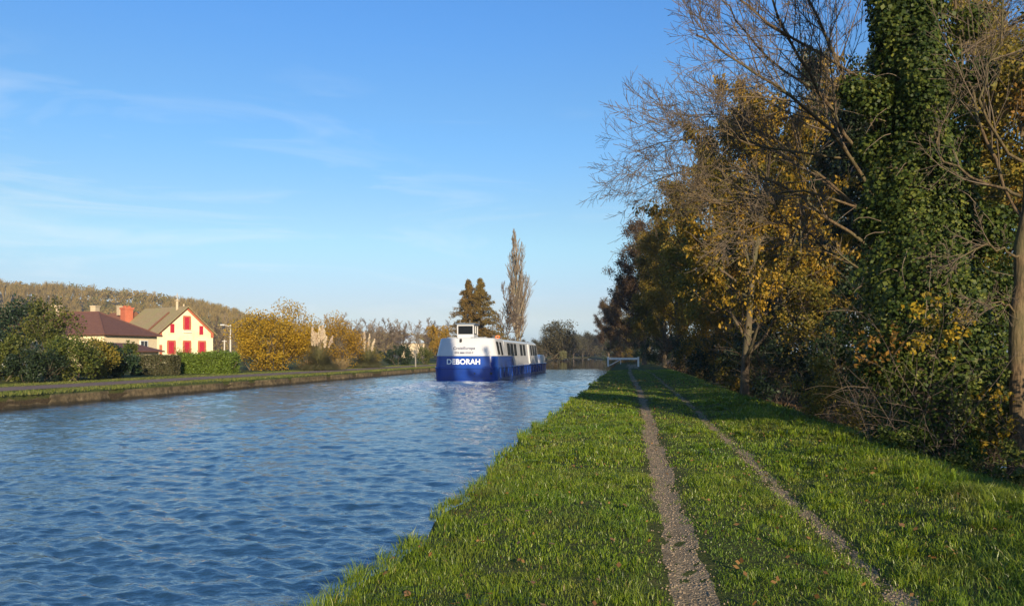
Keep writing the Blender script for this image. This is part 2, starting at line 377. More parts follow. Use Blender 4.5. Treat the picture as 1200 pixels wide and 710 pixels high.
# far bank wall: weathered stone and concrete edging, broken top line
def build_wall():
    Ys = np.concatenate([np.arange(-60, 120, .5), np.arange(120, 431, 4.)])
    prof = [(-.62, -.10), (-.50, .0), (-.12, .012), (0, -.04), (.015, -.16), (-.01, -.20), (.05, -.52), (.10, -1.2)]
    rows = []
    for Y in Ys:
        n = float(vnoise(np.array(Y*.7), np.array(1.), 8)); n2 = float(vnoise(np.array(Y*2.1), np.array(3.), 9))
        rows.append([(LB+float(off(Y))+a+(.26*(n-.5)+.10*(n2-.5))*(1 if k > 2 else .5), Y, z+((.15*(n-.5)+.06*(n2-.5)) if 1 <= k < 6 else 0)) for k, (a, z) in enumerate(prof)])
    V = np.array(rows); ny, nx, _ = V.shape
    i = np.arange(ny-1)[:, None]*nx+np.arange(nx-1)[None]
    F = np.stack([i, i+1, i+nx+1, i+nx], -1).reshape(-1, 4)
    m = newmat('weathered_stone'); b = NB(m); p = b.pos(); sp = b.n('ShaderNodeSeparateXYZ', {0: p})
    n1 = b.noise(p, 3.5, 6, .65); n2 = b.noise(p, 12, 4, .7)
    st = b.ramp(n1, [(.3, (.05, .042, .026)), (.55, (.17, .13, .075)), (.75, (.36, .28, .17))])
    gr = b.ramp(n2, [(.3, (.03, .045, .012)), (.7, (.08, .10, .026))])
    c = b.mixc(b.maprange(b.math('ADD', sp.outputs[2], b.math('MULTIPLY', n1, .16)), -.04, .05), st, gr)
    c = b.mixc(b.maprange(b.math('ADD', sp.outputs[2], b.math('MULTIPLY', n1, .10)), -.40, -.30, .85, 0), c, C4((.03, .026, .018)))
    pr = b.n('ShaderNodeBsdfPrincipled', {'Base Color': c, 'Roughness': .85, 'Specular IOR Level': .2})
    bn = b.n('ShaderNodeBump', {'Strength': .8, 'Distance': .06, 'Height': n2}); b.t.links.new(bn.outputs[0], pr.inputs['Normal'])
    b.out(pr.outputs[0])
    o = link('canal_wall', np_mesh('canal_wall', V.reshape(-1, 3), F, None, True), m)
    tag(o, 'low weathered stone canal edge below the far grass bank', 'wall')
build_wall()

# ------------------------------------------------------------------ water
BX0, BX1, BY0, BY1 = -15.1, -10.05, 58.6, 96.5   # where the barge floats
def build_water():
    Ys = [2.0]
    while Ys[-1] < 135: Ys.append(Ys[-1]*1.0052)
    Ys = np.array([-120, -60, -30, -15, -8, -4, -2, -.5, .5, 1.2]+Ys+list(np.arange(138, 432, 4.))) if False else np.concatenate([[-120, -60, -30, -15, -8, -4, -2, -.5, .5, 1.2], np.array(Ys), np.arange(138, 432, 4.)])
    nx = 800; t = np.linspace(0, 1, nx)
    Y = np.repeat(Ys[:, None], nx, 1)
    X = off(Y)+(LB-.3)+(1.9*0+(-1.6-(LB-.3)))*t[None]
    rng = np.random.RandomState(4)
    Z = np.zeros_like(X)
    amp_patch = .35+1.3*fbm(X*.22, Y*.13, 3, 3)
    # smoother water out in the middle left, rougher near the near bank
    smooth = np.exp(-(((X+15)/6.0)**2+((Y-30)/14.0)**2))
    A = amp_patch*(1-.55*smooth)*(1-.9*sstep(98, 112, Y))*(.35+.65*sstep(LB-.2, LB+3, X-off(Y)))
    dyr = np.gradient(Ys)[:, None]
    for k in range(130):
        lam = .085*(1.0/.085)**(rng.rand()**1.2)
        th = rng.normal(R(84), R(21))          # travel direction, mostly along the canal
        if k % 5 == 0: th = rng.normal(R(48), R(12))
        kx, ky = 2*math.pi/lam*math.cos(th), 2*math.pi/lam*math.sin(th)
        ph = rng.rand()*6.28
        wx = (fbm(X*.7, Y*.7, 40+k % 7, 2)-.5)*2; env = .35+1.3*vnoise(X/(lam*5)+k*3.1, Y/(lam*3)+k*1.7, 80+k)
        s = np.sin(kx*X+ky*Y+ph+wx*1.6)
        s = 1-2*np.sqrt(np.maximum(0, (1-s)*.5)+.03) if k % 9 == 0 else s
        keep = sstep(1.15, .75, dyr*abs(ky)/(2*math.pi)*2.4)
        Z += (.0056*lam**.66)*s*keep*env
    Z *= A
    near = (Ys > 4) & (Ys < 12)
    slope = np.std((np.gradient(Z, axis=0)/dyr)[near])
    Z *= .145/slope                          # keep the chop gentle: mean slope of about six degrees
    # stern wash and the wave train spreading from the barge
    rx, ry = X-(BX0+BX1)/2, BY0-Y
    wk = np.exp(-(rx/3.2)**2)*sstep(0, 1.5, ry)*np.exp(-np.maximum(ry, 0)/16)
    Z += wk*.26*(fbm(X*1.3, Y*.9, 66, 3)-.5)*2
    ang = np.abs(rx)/np.maximum(ry+6, 1)
    Z += .055*np.exp(-((ang-.34)/.10)**2)*np.exp(-np.maximum(ry, 0)/22)*(ry > -6)*np.sin(np.abs(rx)*1.5+ry*2.2)*sstep(-6, 4, ry)
    V = np.stack([X, Y, WATER+Z], -1).reshape(-1, 3); ny = len(Ys)
    i = np.arange(ny-1)[:, None]*nx+np.arange(nx-1)[None]
    F = np.stack([i, i+1, i+nx+1, i+nx], -1).reshape(-1, 4)
    m = newmat('canal_water'); b = NB(m); p = b.pos(); sp = b.n('ShaderNodeSeparateXYZ', {0: p})
    mpn = b.n('ShaderNodeMapping', {'Vector': p, 'Scale': (1, 2.0, 1), 'Rotation': (0, 0, R(9))}).outputs[0]
    calm = b.maprange(sp.outputs[1], 98, 112, 1, .06)
    r1 = b.noise(mpn, 5.0, 4, .68, .5); r2 = b.noise(mpn, 1.7, 2, .5, .8)
    r3 = b.noise(b.n('ShaderNodeMapping', {'Vector': p, 'Scale': (1, .55, 1), 'Rotation': (0, 0, R(-8))}).outputs[0], 1.5, 4, .62, .6)
    farw = b.maprange(sp.outputs[1], 12, 34, 0, 3.4)
    hgt = b.math('MULTIPLY', b.math('ADD', b.math('ADD', b.math('MULTIPLY', r1, .85), b.math('MULTIPLY', r2, .7)), b.math('MULTIPLY', r3, farw)), calm)
    bn = b.n('ShaderNodeBump', {'Strength': .38, 'Distance': .05, 'Height': hgt})
    # foam churned up round the stern and along the hull
    yb = b.math('SUBTRACT', BY0+.5, sp.outputs[1]); xb = b.math('ABSOLUTE', b.math('SUBTRACT', sp.outputs[0], (BX0+BX1)/2))
    f1 = b.math('MULTIPLY', b.maprange(yb, 0, 30, 1, 0), b.math('GREATER_THAN', yb, -1.5))
    f1 = b.math('MULTIPLY', f1, b.maprange(xb, 2.0, 4.4, 1, 0))
    fn = b.noise(b.n('ShaderNodeMapping', {'Vector': p, 'Scale': (1, .55, 1)}).outputs[0], 2.2, 7, .72, 1.2)
    foam = b.maprange(b.math('ADD', fn, b.math('MULTIPLY', b.math('POWER', f1, 1.2), .36)), .61, .80)
    foam = b.math('MULTIPLY', foam, b.math('GREATER_THAN', f1, .01))
    dp = b.ramp(b.noise(p, .12, 2), [(.3, (.007, .026, .040)), (.7, (.012, .034, .046))])
    wat = b.n('ShaderNodeBsdfPrincipled', {'Base Color': dp, 'Roughness': .015, 'IOR': 2.9, 'Specular IOR Level': .5, 'Normal': bn.outputs[0]})
    fo = b.n('ShaderNodeBsdfPrincipled', {'Base Color': (.72, .76, .78, 1), 'Roughness': .8, 'Normal': bn.outputs[0]})
    ms = b.n('ShaderNodeMixShader', {0: b.math('MULTIPLY', foam, .92), 1: wat.outputs[0], 2: fo.outputs[0]})
    b.out(ms.outputs[0])
    o = link('water', np_mesh('water', V, F, None, True), m); tag(o, kind='structure')
build_water()

# ------------------------------------------------------------------ hill with its wood
def hill_profile(px):
    return np.interp(px, [-900, -400, -100, 0, 60, 120, 180, 240, 280, 310, 360, 430, 500, 560, 620], [330, 322, 326, 333, 337, 341, 348, 358, 368, 378, 386, 392, 397, 403, 412])
def build_hill():
    pxs = np.linspace(-900, 640, 120); ds = np.array([430, 480, 540, 600, 660, 720, 790, 900, 1100])
    prof = sstep(430, 720, ds)*np.where(ds > 720, 1-.5*sstep(720, 1100, ds), 1)
    V = []
    for j, d in enumerate(ds):
        for px in pxs:
            x, y = G(px, d); zt = (HOR-hill_profile(px))/FPX*720-7
            V.append((x, y, max(-1, zt)*prof[j]-.3))
    V = np.array(V); nx = len(pxs)
    i = np.arange(len(ds)-1)[:, None]*nx+np.arange(nx-1)[None]
    F = np.stack([i, i+1, i+nx+1, i+nx], -1).reshape(-1, 4)
    o = link('hill', np_mesh('hill', V, F, None, True), simple('hill_soil', (.07, .055, .03), .95, var=.3, scale=.05)); tag(o, kind='structure')
    rng = np.random.RandomState(8); parts = []
    n = 5200
    px = rng.uniform(-500, 600, n); d = 440+rng.rand(n)**.85*300
    order = np.argsort(d)
    lat = (px-600)/FPX*d; x = -SN*d+CS*lat; y = CS*d+SN*lat
    z = np.maximum(-1, (HOR-hill_profile(px))/FPX*720-7)*sstep(430, 720, d)-.3
    h = rng.uniform(8, 14, n)*(.7+.5*fbm(x*.02, y*.02, 3))
    kind = fbm(x*.012, y*.012, 19, 3)+rng.normal(0, .09, n)
    for nm, selm in (('leafy', kind > .46), ('bare', kind <= .46)):
        I = np.where(selm)[0]
        if nm == 'leafy':
            m = 46
            c = np.repeat(np.stack([x[I], y[I], z[I]+h[I]*.62], -1), m, 0)
            dd = unit(rng.normal(0, 1, (len(c), 3)))*(rng.rand(len(c))**.4)[:, None]
            P = c+dd*np.repeat(np.stack([h[I]*.27, h[I]*.27, h[I]*.38], -1), m, 0)
            v, f, r = leaves(rng, P, 1.5, .7); r = np.repeat(np.repeat(rng.rand(len(I)), m)*.75+rng.rand(len(c))*.25, 4)
        else:
            m = 40
            b0 = np.repeat(np.stack([x[I], y[I], z[I]], -1), m, 0); hh = np.repeat(h[I], m)
            t0 = np.tile(np.concatenate([[0], rng.uniform(.15, .75, m-1)]), len(I))
            dr = rng.normal(0, .30, (len(b0), 3)); dr[:, 2] = 1; dr[::m, :2] *= .1; dr = unit(dr)
            ln = np.where(np.arange(len(b0)) % m == 0, hh, hh*(1-t0)*rng.uniform(.6, 1.05, len(b0)))
            w = np.where(np.arange(len(b0)) % m == 0, .30, .17)[:, None]
            p0 = b0+np.array([0, 0, 1.])*(t0*hh)[:, None]; p1 = p0+dr*ln[:, None]
            sd = unit(np.cross(dr, rng.normal(0, 1, (len(b0), 3))))
            v = np.stack([p0-sd*w, p0+sd*w, p1+sd*w*.4, p1-sd*w*.4], 1).reshape(-1, 3); f = np.arange(len(v)).reshape(-1, 4)
            r = np.repeat(np.repeat(rng.rand(len(I)), m)*.5+rng.rand(len(b0))*.3, 4)
        parts.append((v, f, r))
    v, f, r = merge(parts)
    o = link('woodland', np_mesh('woodland', v, f, r), M['hillwood'])
    tag(o, 'brown autumn wood covering the long hill behind the houses', 'wood', kind='stuff')
build_hill()

# ------------------------------------------------------------------ mesh-part builder for made things
class MB:
    def __init__(s): s.bm = bmesh.new()
    def box(s, c, size, rot=None, bev=0):
        r = bmesh.ops.create_cube(s.bm, size=1)
        vs = r['verts']
        mt = Matrix.Translation(c) @ (rot.to_4x4() if rot else Matrix.Identity(4)) @ Matrix.Diagonal((*size, 1))
        bmesh.ops.transform(s.bm, matrix=mt, verts=vs)
        if bev:
            es = list({e for v in vs for e in v.link_edges}); bmesh.ops.bevel(s.bm, geom=es, offset=bev, segments=2, affect='EDGES')
        return s
    def face(s, pts): s.bm.faces.new([s.bm.verts.new(p) for p in pts]); return s
    def prism(s, pts, d):                    # polygon extruded by vector d
        a = [s.bm.verts.new(p) for p in pts]; b = [s.bm.verts.new(Vector(p)+Vector(d)) for p in pts]
        s.bm.faces.new(a[::-1]); s.bm.faces.new(b)
        for i in range(len(a)): j = (i+1) % len(a); s.bm.faces.new([a[i], a[j], b[j], b[i]])
        return s
    def tube(s, p0, p1, r0, r1=None, n=10):
        p0, p1 = Vector(p0), Vector(p1); r1 = r0 if r1 is None else r1
        q = (p1-p0).to_track_quat('Z', 'Y')
        r = bmesh.ops.create_cone(s.bm, cap_ends=True, segments=n, radius1=r0, radius2=r1, depth=(p1-p0).length)
        bmesh.ops.transform(s.bm, matrix=Matrix.Translation((p0+p1)/2) @ q.to_matrix().to_4x4(), verts=r['verts']); return s
    def loft(s, rings, caps=(True, True)):
        vr = [[s.bm.verts.new(p) for p in r] for r in rings]
        for a, b in zip(vr, vr[1:]):
            for i in range(len(a)): j = (i+1) % len(a); s.bm.faces.new([a[i], a[j], b[j], b[i]])
        if caps[0]: s.bm.faces.new(vr[0][::-1])
        if caps[1]: s.bm.faces.new(vr[-1])
        return s
    def build(s, name, mat, parent=None, smooth=False, loc=(0, 0, 0), angle=35):
        bmesh.ops.recalc_face_normals(s.bm, faces=s.bm.faces)
        me = bpy.data.meshes.new(name)
        if smooth:
            for f in s.bm.faces: f.smooth = True
            for e in s.bm.edges:
                if len(e.link_faces) == 2 and e.calc_face_angle() > R(angle): e.smooth = False
        s.bm.to_mesh(me); s.bm.free()
        return link(name, me, mat, parent, loc)

# ------------------------------------------------------------------ the barge
def outline(w, y0, y1, z, rs=.7, bl=0., n=7, ex=.62, bow=.1):
    pts = []
    for t in np.linspace(-math.pi/2, 0, n): pts.append((w-rs+rs*math.cos(t), y0+rs+rs*math.sin(t), z))
    if bl:
        for t in np.linspace(0, math.pi, 22):
            c, s_ = math.cos(t), math.sin(t)
            pts.append((w*math.copysign(abs(c)**ex, c), y1-bl+bl*abs(s_)**ex, z))
    else: pts += [(w, y1, z), (-w, y1, z)]
    for t in np.linspace(math.pi, 1.5*math.pi, n): pts.append((-w+rs+rs*math.cos(t), y0+rs+rs*math.sin(t), z))
    for u in np.linspace(-1, 1, 5)[1:-1]: pts.append((u*(w-rs), y0-bow*(1-u*u), z))      # slightly rounded stern
    return pts
def text_mesh(txt, width, name, mat, parent, loc, rot, extr=.006, offset=0.):
    cu = bpy.data.curves.new(name, 'FONT'); cu.body = txt; cu.align_x = 'CENTER'; cu.align_y = 'CENTER'; cu.extrude = extr; cu.offset = offset
    cu.space_character = 1.04
    o = bpy.data.objects.new(name, cu); COL.objects.link(o)
    bpy.context.view_layer.update()
    dg = bpy.context.evaluated_depsgraph_get()
    me = bpy.data.meshes.new_from_object(o.evaluated_get(dg)); me.name = name
    bpy.data.objects.remove(o)
    co = np.zeros(len(me.vertices)*3, np.float32); me.vertices.foreach_get('co', co); co = co.reshape(-1, 3)
    s = width/np.ptp(co[:, 0]); co[:, :2] *= s
    me.vertices.foreach_set('co', co.ravel()); me.update()
    q = link(name, me, mat, parent, loc); q.rotation_euler = rot
    return q
def build_barge():
    blue = simple('hull_blue', (.007, .045, .27), .22, var=.10, scale=.6, dirt=((.02, .04, .10), 1.4, .4), bump=.05, bscale=1.2)
    blue_low = simple('hull_blue_low', (.006, .036, .23), .28, var=.18, scale=1.1, dirt=((.012, .030, .10), 2.2, .5), bump=.06, bscale=1.4)
    white = simple('hull_white', (.51, .515, .53), .25, var=.03, scale=.8, dirt=((.60, .60, .60), 1.6, .35), bump=.05, bscale=.9)
    grey = simple('deck_grey', (.30, .32, .34), .6)
    glass = simple('dark_glass', (.008, .009, .011), .25, var=.2, spec=.22)
    black = simple('black_paint', (.012, .012, .013), .5)
    roofm = simple('roof_slate_blue', (.13, .17, .23), .5)
    orange = simple('orange_buoy', (.75, .20, .03), .5)
    ltr = simple('lettering_white', (.85, .85, .84), .45, var=.02)
    ltb = simple('lettering_blue', (.01, .018, .09), .45, var=.05)
    root = empty('passenger_barge', ((BX0+BX1)/2, BY0, WATER), 0, 'long blue and white passenger barge sailing away along the canal', 'barge')
    L = BY1-BY0
    # lower hull
    hl = MB().loft([outline(2.40, .10, L, -.8, .7, 4.5), outline(2.47, .03, L+.05, 0, .7, 4.5), outline(2.52, 0, L+.3, .98, .7, 4.7)], (True, False)).build('hull', blue_low, root, True)
    MB().loft([outline(2.50, .0, L+.3, .96, .7, 4.7), outline(2.565, -.05, L+.36, .99, .7, 4.7), outline(2.565, -.05, L+.36, 1.07, .7, 4.7), outline(2.50, .0, L+.3, 1.10, .7, 4.7)]).build('rubbing_strake', blue, root, True)
    MB().loft([outline(2.555, -.04, L, .20, .7, 4.6), outline(2.555, -.04, L, .27, .7, 4.6)]).build('rubbing_strake', blue_low, root, True)
    for y in list(np.arange(1.3, 31, 2.05)): MB().box((2.545, y, .58), (.07, .10, .74), bev=.01).build('fender_rib', blue, root)
    # high blue quarter of the stern with a raked front end
    a, b_, c = outline(2.50, .0, 9.3, 1.08, .7), outline(2.475, .03, 8.6, 1.5, .7), outline(2.45, .06, 7.9, 1.98, .7)
    MB().loft([a, b_, c]).build('stern_quarter', blue, root, True)
    MB().loft([outline(2.49, .03, 7.85, 1.965, .7), outline(2.49, .03, 7.85, 2.0, .7)]).build('trim_line', white, root, True)
    # white aft cabin, walls leaning in
    cab = MB().loft([outline(2.44, .08, 4.5, 2.0, .72), outline(2.19, .40, 4.45, 3.27, .66), outline(2.14, .47, 4.42, 3.34, .62), outline(2.0, .62, 4.3, 3.36, .55)]).build('aft_cabin', white, root, True)
    def wx(z): return 2.44-.25*(z-2.0)/1.27
    def window(par, ya, yb, za, zb, wf, slant=0., name='window'):
        r = MB()
        def q(y, z, o): return (wf(z)+o, y, z)
        fr = .05
        r.prism([q(ya-fr, za-fr, .0), q(yb-fr*0+fr, za-fr, .0), q(yb+fr+slant, zb+fr, .0), q(ya-fr+slant, zb+fr, .0)], (.022, 0, 0))
        f = r.build(name, black if name == 'window' else white, par)
        MB().prism([q(ya, za, .024), q(yb, za, .024), q(yb+slant, zb, .024), q(ya+slant, zb, .024)], (.012, 0, 0)).build('pane', glass, f)
        return f
    window(cab, .95, 1.75, 2.12, 3.05, wx); window(cab, 2.45, 3.2, 2.08, 3.02, wx)
    # saloon
    def sw(z): return 2.42-.24*(z-1.1)/2.1
    def srect(z, y0, y1): w = sw(z); return [(-w, y0, z), (w, y0, z), (w, y1, z), (-w, y1, z)]
    sal = MB().loft([srect(1.09, 5.0, 27.9), srect(2.0, 4.98, 27.7), srect(3.16, 4.96, 27.4), [(-2.08, 5.05, 3.30), (2.08, 5.05, 3.30), (2.08, 27.2, 3.30), (-2.08, 27.2, 3.30)]]).build('saloon', white, root)
    MB().box((0, 16.1, 3.335), (3.9, 21.6, .06), bev=.02).build('saloon_roof', grey, root)
    for ya, n, st in ((6.5, 3, 1.95), (14.2, 2, 2.15), (21.6, 3, 2.0)):
        for k in range(n): window(sal, ya+k*st, ya+k*st+1.35, 2.02, 3.0, sw)
    MB().prism([(sw(1.15), 20.0, 1.15), (sw(1.15), 21.0, 1.15), (sw(3.1), 21.0, 3.1), (sw(3.1), 20.0, 3.1)], (.10, 0, 0)).build('pilaster', white, sal)
    MB().box((0, 4.75, 2.5), (3.6, .44, 1.1)).build('doorway', grey, root)
    # bow: white bulwark rising ahead of the saloon, small mast lamp
    bw = MB().loft([outline(2.40, 28.6, L+.2, 1.09, .3, 4.7), outline(2.38, 29.6, L+.45, 1.65, .3, 4.6), outline(2.2, 31.4, L+.5, 2.05, .3, 4.4)]).build('bow_bulwark', white, root, True)
    MB().tube((0.9, 30, 1.6), (.9, 30, 2.3), .05).tube((.9, 30, 2.28), (.9, 30, 2.5), .13).build('bow_lamp', white, root)
    # wheelhouse, a little left of the middle
    wh = empty('wheelhouse', (-.62, 2.9, 3.34)); wh.parent = root
    MB().box((0, .9, .19), (1.38, 1.8, .38), bev=.02).build('base_panel', white, wh)
    pm = MB()
    for x_ in (-.65, .65):
        for y_ in (.04, 1.76): pm.box((x_, y_, .76), (.08, .08, .78))
    pm.box((0, .04, 1.11), (1.22, .07, .10)); pm.box((0, 1.76, 1.11), (1.22, .07, .10)); pm.box((.65, .9, 1.11), (.07, 1.64, .10)); pm.box((.65, .9, .76), (.07, .07, .60))
    pm.box((-.65, .9, 1.11), (.07, 1.64, .10))
    pm.build('window_frame', white, wh)
    MB().box((0, .9, .73), (1.25, 1.66, .68)).build('glazing', glass, wh)
    MB().box((0, .9, 1.22), (1.66, 2.05, .10), bev=.03).build('wheelhouse_roof', roofm, wh)
    MB().tube((-.5, .3, 1.25), (-.5, .3, 1.9), .018).build('aerial', grey, wh); MB().tube((.1, 1.3, 1.25), (.1, 1.3, 1.6), .015).build('aerial', grey, wh)
    # low clutter on the cabin roof
    for c_, s_ in (((-1.4, 1.6, 3.41), (.8, .5, .10)), ((1.0, 1.4, 3.40), (.9, .4, .09)), ((.35, 1.2, 3.42), (.3, .3, .12))): MB().box(c_, s_, bev=.02).build('roof_hatch', grey, root)
    for y in np.arange(1.0, 4.3, .8): MB().tube((2.0, y, 3.33), (2.0, y, 3.62), .012, n=6).build('rail_post', grey, root)
    lb = bmesh.new(); me = bpy.data.meshes.new('life_buoy')
    mb = MB(); rings = []
    for i in range(20):
        t = i/20*2*math.pi; rings.append([((.17+.06*math.cos(s))*math.cos(t), .06*math.sin(s), (.17+.06*math.cos(s))*math.sin(t)) for s in np.linspace(0, 2*math.pi, 8, endpoint=False)])
    mb.loft(rings+[rings[0]], (False, False)); lb.free(); bpy.data.meshes.remove(me)
    lbo = mb.build('life_buoy', orange, root, True); lbo.location = (1.85, 3.9, 3.50); lbo.rotation_euler = (R(55), 0, R(20))
    # stern light, hawse hole, drain holes
    MB().tube((-.42, .36, 3.12), (-.42, .20, 3.12), .10, n=14).box((-.42, .30, 3.25), (.16, .16, .10)).tube((-.42, .18, 3.08), (-.42, .17, 3.08), .05).build('stern_light', black, root, True)
    hw = MB().tube((2.02, .10, .62), (2.02, -.03, .62), .10, n=14).build('hawse_hole', black, root)
    MB().tube((.75, .02, .62), (.75, -.088, .62), .06, n=12).build('drain_hole', black, root)
    tilt = R(90)-math.atan2(.32, 1.27)
    text_mesh('DEBORAH', 2.62, 'name_lettering', ltr, root, (-.14, -.068, 1.50), (R(88), 0, 0), .012, .022)
    def fy(z): return .08+.32*(z-2.0)/1.27-.108
    text_mesh('CroisiEurope', 1.72, 'company_lettering', ltb, root, (-.12, fy(2.56), 2.56), (tilt, 0, 0), .008, .012)
    text_mesh('STR MM10350 F', 1.46, 'registration_lettering', ltb, root, (-.12, fy(2.20), 2.20), (tilt, 0, 0), .008, .014)
build_barge()

# ------------------------------------------------------------------ barrier across the towpath
def build_barrier():
    wp = simple('barrier_white', (.72, .72, .70), .5, var=.06, dirt=((.35, .35, .30), 3., .4))
    x0, y0 = G(712.5, 101); x1, y1 = G(748, 101)
    w = math.hypot(x1-x0, y1-y0); root = empty('barrier', (x0, y0, 0), math.atan2(y1-y0, x1-x0), 'white swing barrier closing the towpath in the distance', 'barrier')
    MB().box((0, 0, .62), (.20, .20, 1.3), bev=.02).build('post', wp, root)
    MB().box((w, 0, .62), (.20, .20, 1.3), bev=.02).build('post', wp, root)
    MB().box((w/2, 0, 1.02), (w-.2, .10, .26)).build('rail', wp, root)
    MB().tube((.15, 0, .12), (w*.42, 0, .90), .05).build('brace', wp, root)
    MB().tube((w*.42, 0, .30), (w*.42, 0, .92), .035).build('strut', wp, root)
build_barrier()

# ------------------------------------------------------------------ houses
def tiles(name, c1, c2, moss=None):
    m = newmat(name); b = NB(m); co = b.coord()
    wv = b.n('ShaderNodeTexWave', {'Vector': co, 'Scale': 2.2, 'Distortion': .6, 'Detail': 2}, wave_type='BANDS', bands_direction='Z').outputs[1]
    n1 = b.noise(co, 2.5, 6, .65); n2 = b.noise(co, .5, 4)
    c = b.ramp(n1, [(.3, c1), (.7, c2)]); c = b.mixc(b.maprange(wv, .0, .35, .45, 0), c, C4(tuple(x*.5 for x in c1)))
    if moss: c = b.mixc(b.maprange(n2, .42, .6, 0, .8), c, C4(moss))
    p = b.n('ShaderNodeBsdfPrincipled', {'Base Color': c, 'Roughness': .85, 'Specular IOR Level': .2})
    bn = b.n('ShaderNodeBump', {'Strength': .5, 'Distance': .05, 'Height': wv}); b.t.links.new(bn.outputs[0], p.inputs['Normal'])
    b.out(p.outputs[0]); return m
def bricks(name, c1, c2, mort):
    m = newmat(name); b = NB(m); co = b.coord()
    mpn = b.n('ShaderNodeMapping', {'Vector': co, 'Rotation': (R(90), 0, 0)}).outputs[0]
    br = b.n('ShaderNodeTexBrick', {'Vector': mpn, 'Color1': C4(c1), 'Color2': C4(c2), 'Mortar': C4(mort), 'Scale': 4.5, 'Mortar Size': .012})
    p = b.n('ShaderNodeBsdfPrincipled', {'Base Color': b.mixc(b.maprange(b.noise(co, 1.2, 5), .4, .7, 0, .4), br.outputs[0], C4(tuple(x*.6 for x in c1))), 'Roughness': .85})
    b.out(p.outputs[0]); return m
def build_houses():
    cream = simple('cream_render', (.80, .73, .46), .85, var=.06, scale=.7, dirt=((.42, .33, .18), .5, .5))
    beige = simple('beige_render', (.74, .60, .38), .85, var=.06, dirt=((.36, .27, .16), .6, .5))
    red = simple('shutter_red', (.42, .016, .035), .5, var=.08)
    brick = bricks('red_brick', (.52, .13, .055), (.42, .10, .05), (.40, .22, .15))
    mossy = tiles('mossy_tiles', (.25, .185, .10), (.36, .28, .16), (.27, .23, .11))
    dark = tiles('dark_tiles', (.13, .062, .048), (.19, .092, .068))
    redt = tiles('red_tiles', (.20, .085, .05), (.27, .12, .07))
    glass = simple('house_glass', (.05, .055, .06), .1)
    whitep = simple('white_paint', (.78, .77, .72), .6, var=.04)
    stone = simple('chimney_render', (.48, .38, .25), .9, var=.15)
    tin = simple('zinc_sheet', (.28, .34, .42), .35, metal=.6)
    # --- gable house
    x, y = G(219, 135); a = R(63.5); WD, LD, EH, PH = 10.2, 13.0, 5.5, 9.9
    r = empty('gable_house', (x, y, 0), a, 'tall cream gabled house with red shutters and mossy roof', 'house')
    wall = MB().prism([(-WD/2, 0, -.3), (WD/2, 0, -.3), (WD/2, 0, EH), (0, 0, PH-.12), (-WD/2, 0, EH)], (0, LD, 0)).build('wall', cream, r)
    rf = MB(); sl = (PH-EH)/(WD/2)
    for s in (-1, 1):
        ov = .55
        rf.prism([(0, -.5, PH+.10), (s*(WD/2+ov), -.5, EH-sl*ov+.10), (s*(WD/2+ov), -.5, EH-sl*ov-.10), (0, -.5, PH-.10)], (0, LD+1, 0))
    rfo = rf.build('roof', mossy, r)
    bt = MB()                                 # brick verge under the roof edge, stepped
    for s in (-1, 1):
        for k in range(17):
            t = (k+.5)/17; bx = s*WD/2*t; bz = PH-.12-(PH-EH)*t
            bt.box((bx, -.07, bz-.22), (.36, .12, .30), Matrix.Rotation(s*math.atan(sl), 3, 'Y'))
    bt.box((-WD/2+.2, -.06, EH-.5), (.5, .10, .9)); bt.box((WD/2-.2, -.06, EH-.5), (.5, .10, .9))
    bt.box((-WD/2+.25, -.06, 1.5), (.45, .09, 3.4))
    bt.build('brick_verge', brick, wall)
    def win(cx, cz, w, h, par, closed=True, surround=True):
        f = MB()
        if surround:
            f.box((cx, -.04, cz+h/2+.12), (w+.55, .09, .26)); f.box((cx-w/2-.17, -.035, cz), (.32, .08, h)); f.box((cx+w/2+.17, -.035, cz), (.32, .08, h)); f.box((cx, -.06, cz-h/2-.08), (w+.4, .14, .15))
        else: f.box((cx, -.03, cz-h/2-.08), (w+.3, .12, .12))
        o = f.build('window', brick if surround else cream, par)
        sh = MB()
        for s in (-1, 1): sh.box((cx+s*w/4, -.045, cz), (w/2-.03, .07, h-.02))
        for s in (-1, 1):
            for zz in (-.3, .3): sh.box((cx+s*w/4, -.088, cz+zz*h), (w/2-.1, .02, .10))
        sh.build('shutter', red, o)
    k = WD/10.2
    win(.0, 7.0, .85, 2.1, wall); win(-2.75, 6.05, .75, 1.55, wall, surround=False); win(2.75, 5.85, .75, 1.55, wall, surround=False)
    for cx in (-2.9, 0, 2.9): win(cx, 2.75, .95, 2.0, wall)
    MB().box((0, -.14, 5.45), (1.5, .28, .12)).box((0, -.24, 5.8), (1.5, .05, .06)).build('sill_balcony', whitep, wall)
    MB().box((1.9, 4, 8.9), (.65, .65, 2.3)).box((1.9, 4, 10.1), (.8, .8, .14)).tube((1.9, 4, 10.1), (1.9, 4, 10.6), .14).build('chimney', stone, rfo)
    MB().tube((-.6, 2.0, 9.0), (-.6, 2.0, 11.2), .22).box((-.6, 2.0, 11.0), (.62, .62, .14)).tube((-.6, 2.0, 11.1), (-.6, 2.0, 12.3), .05).tube((-1.0, 2.0, 11.8), (-.2, 2.0, 11.8), .04).build('flue', stone, rfo)
    MB().prism([(-1.4, 3.0, 8.9), (-1.4, 3.5, 8.9), (-5.2, 3.5, 5.65), (-5.2, 3.0, 5.65)], (0, 0, .12)).build('roof_ridge_strip', redt, rfo)
    # --- older wing behind with the big brick chimney
    x2, y2 = G(158, 142)
    r2 = empty('farm_wing', (x2, y2, 0), a, 'old red tiled wing behind the dark hipped roof with big brick chimney', 'house')
    MB().box((0, 4, 2.8), (9, 9, 6.0)).build('wall', beige, r2)
    MB().prism([(-5, -.4, 5.7), (5, -.4, 5.7), (0, -.4, 9.4)], (0, 8.9, 0)).build('roof', redt, r2)
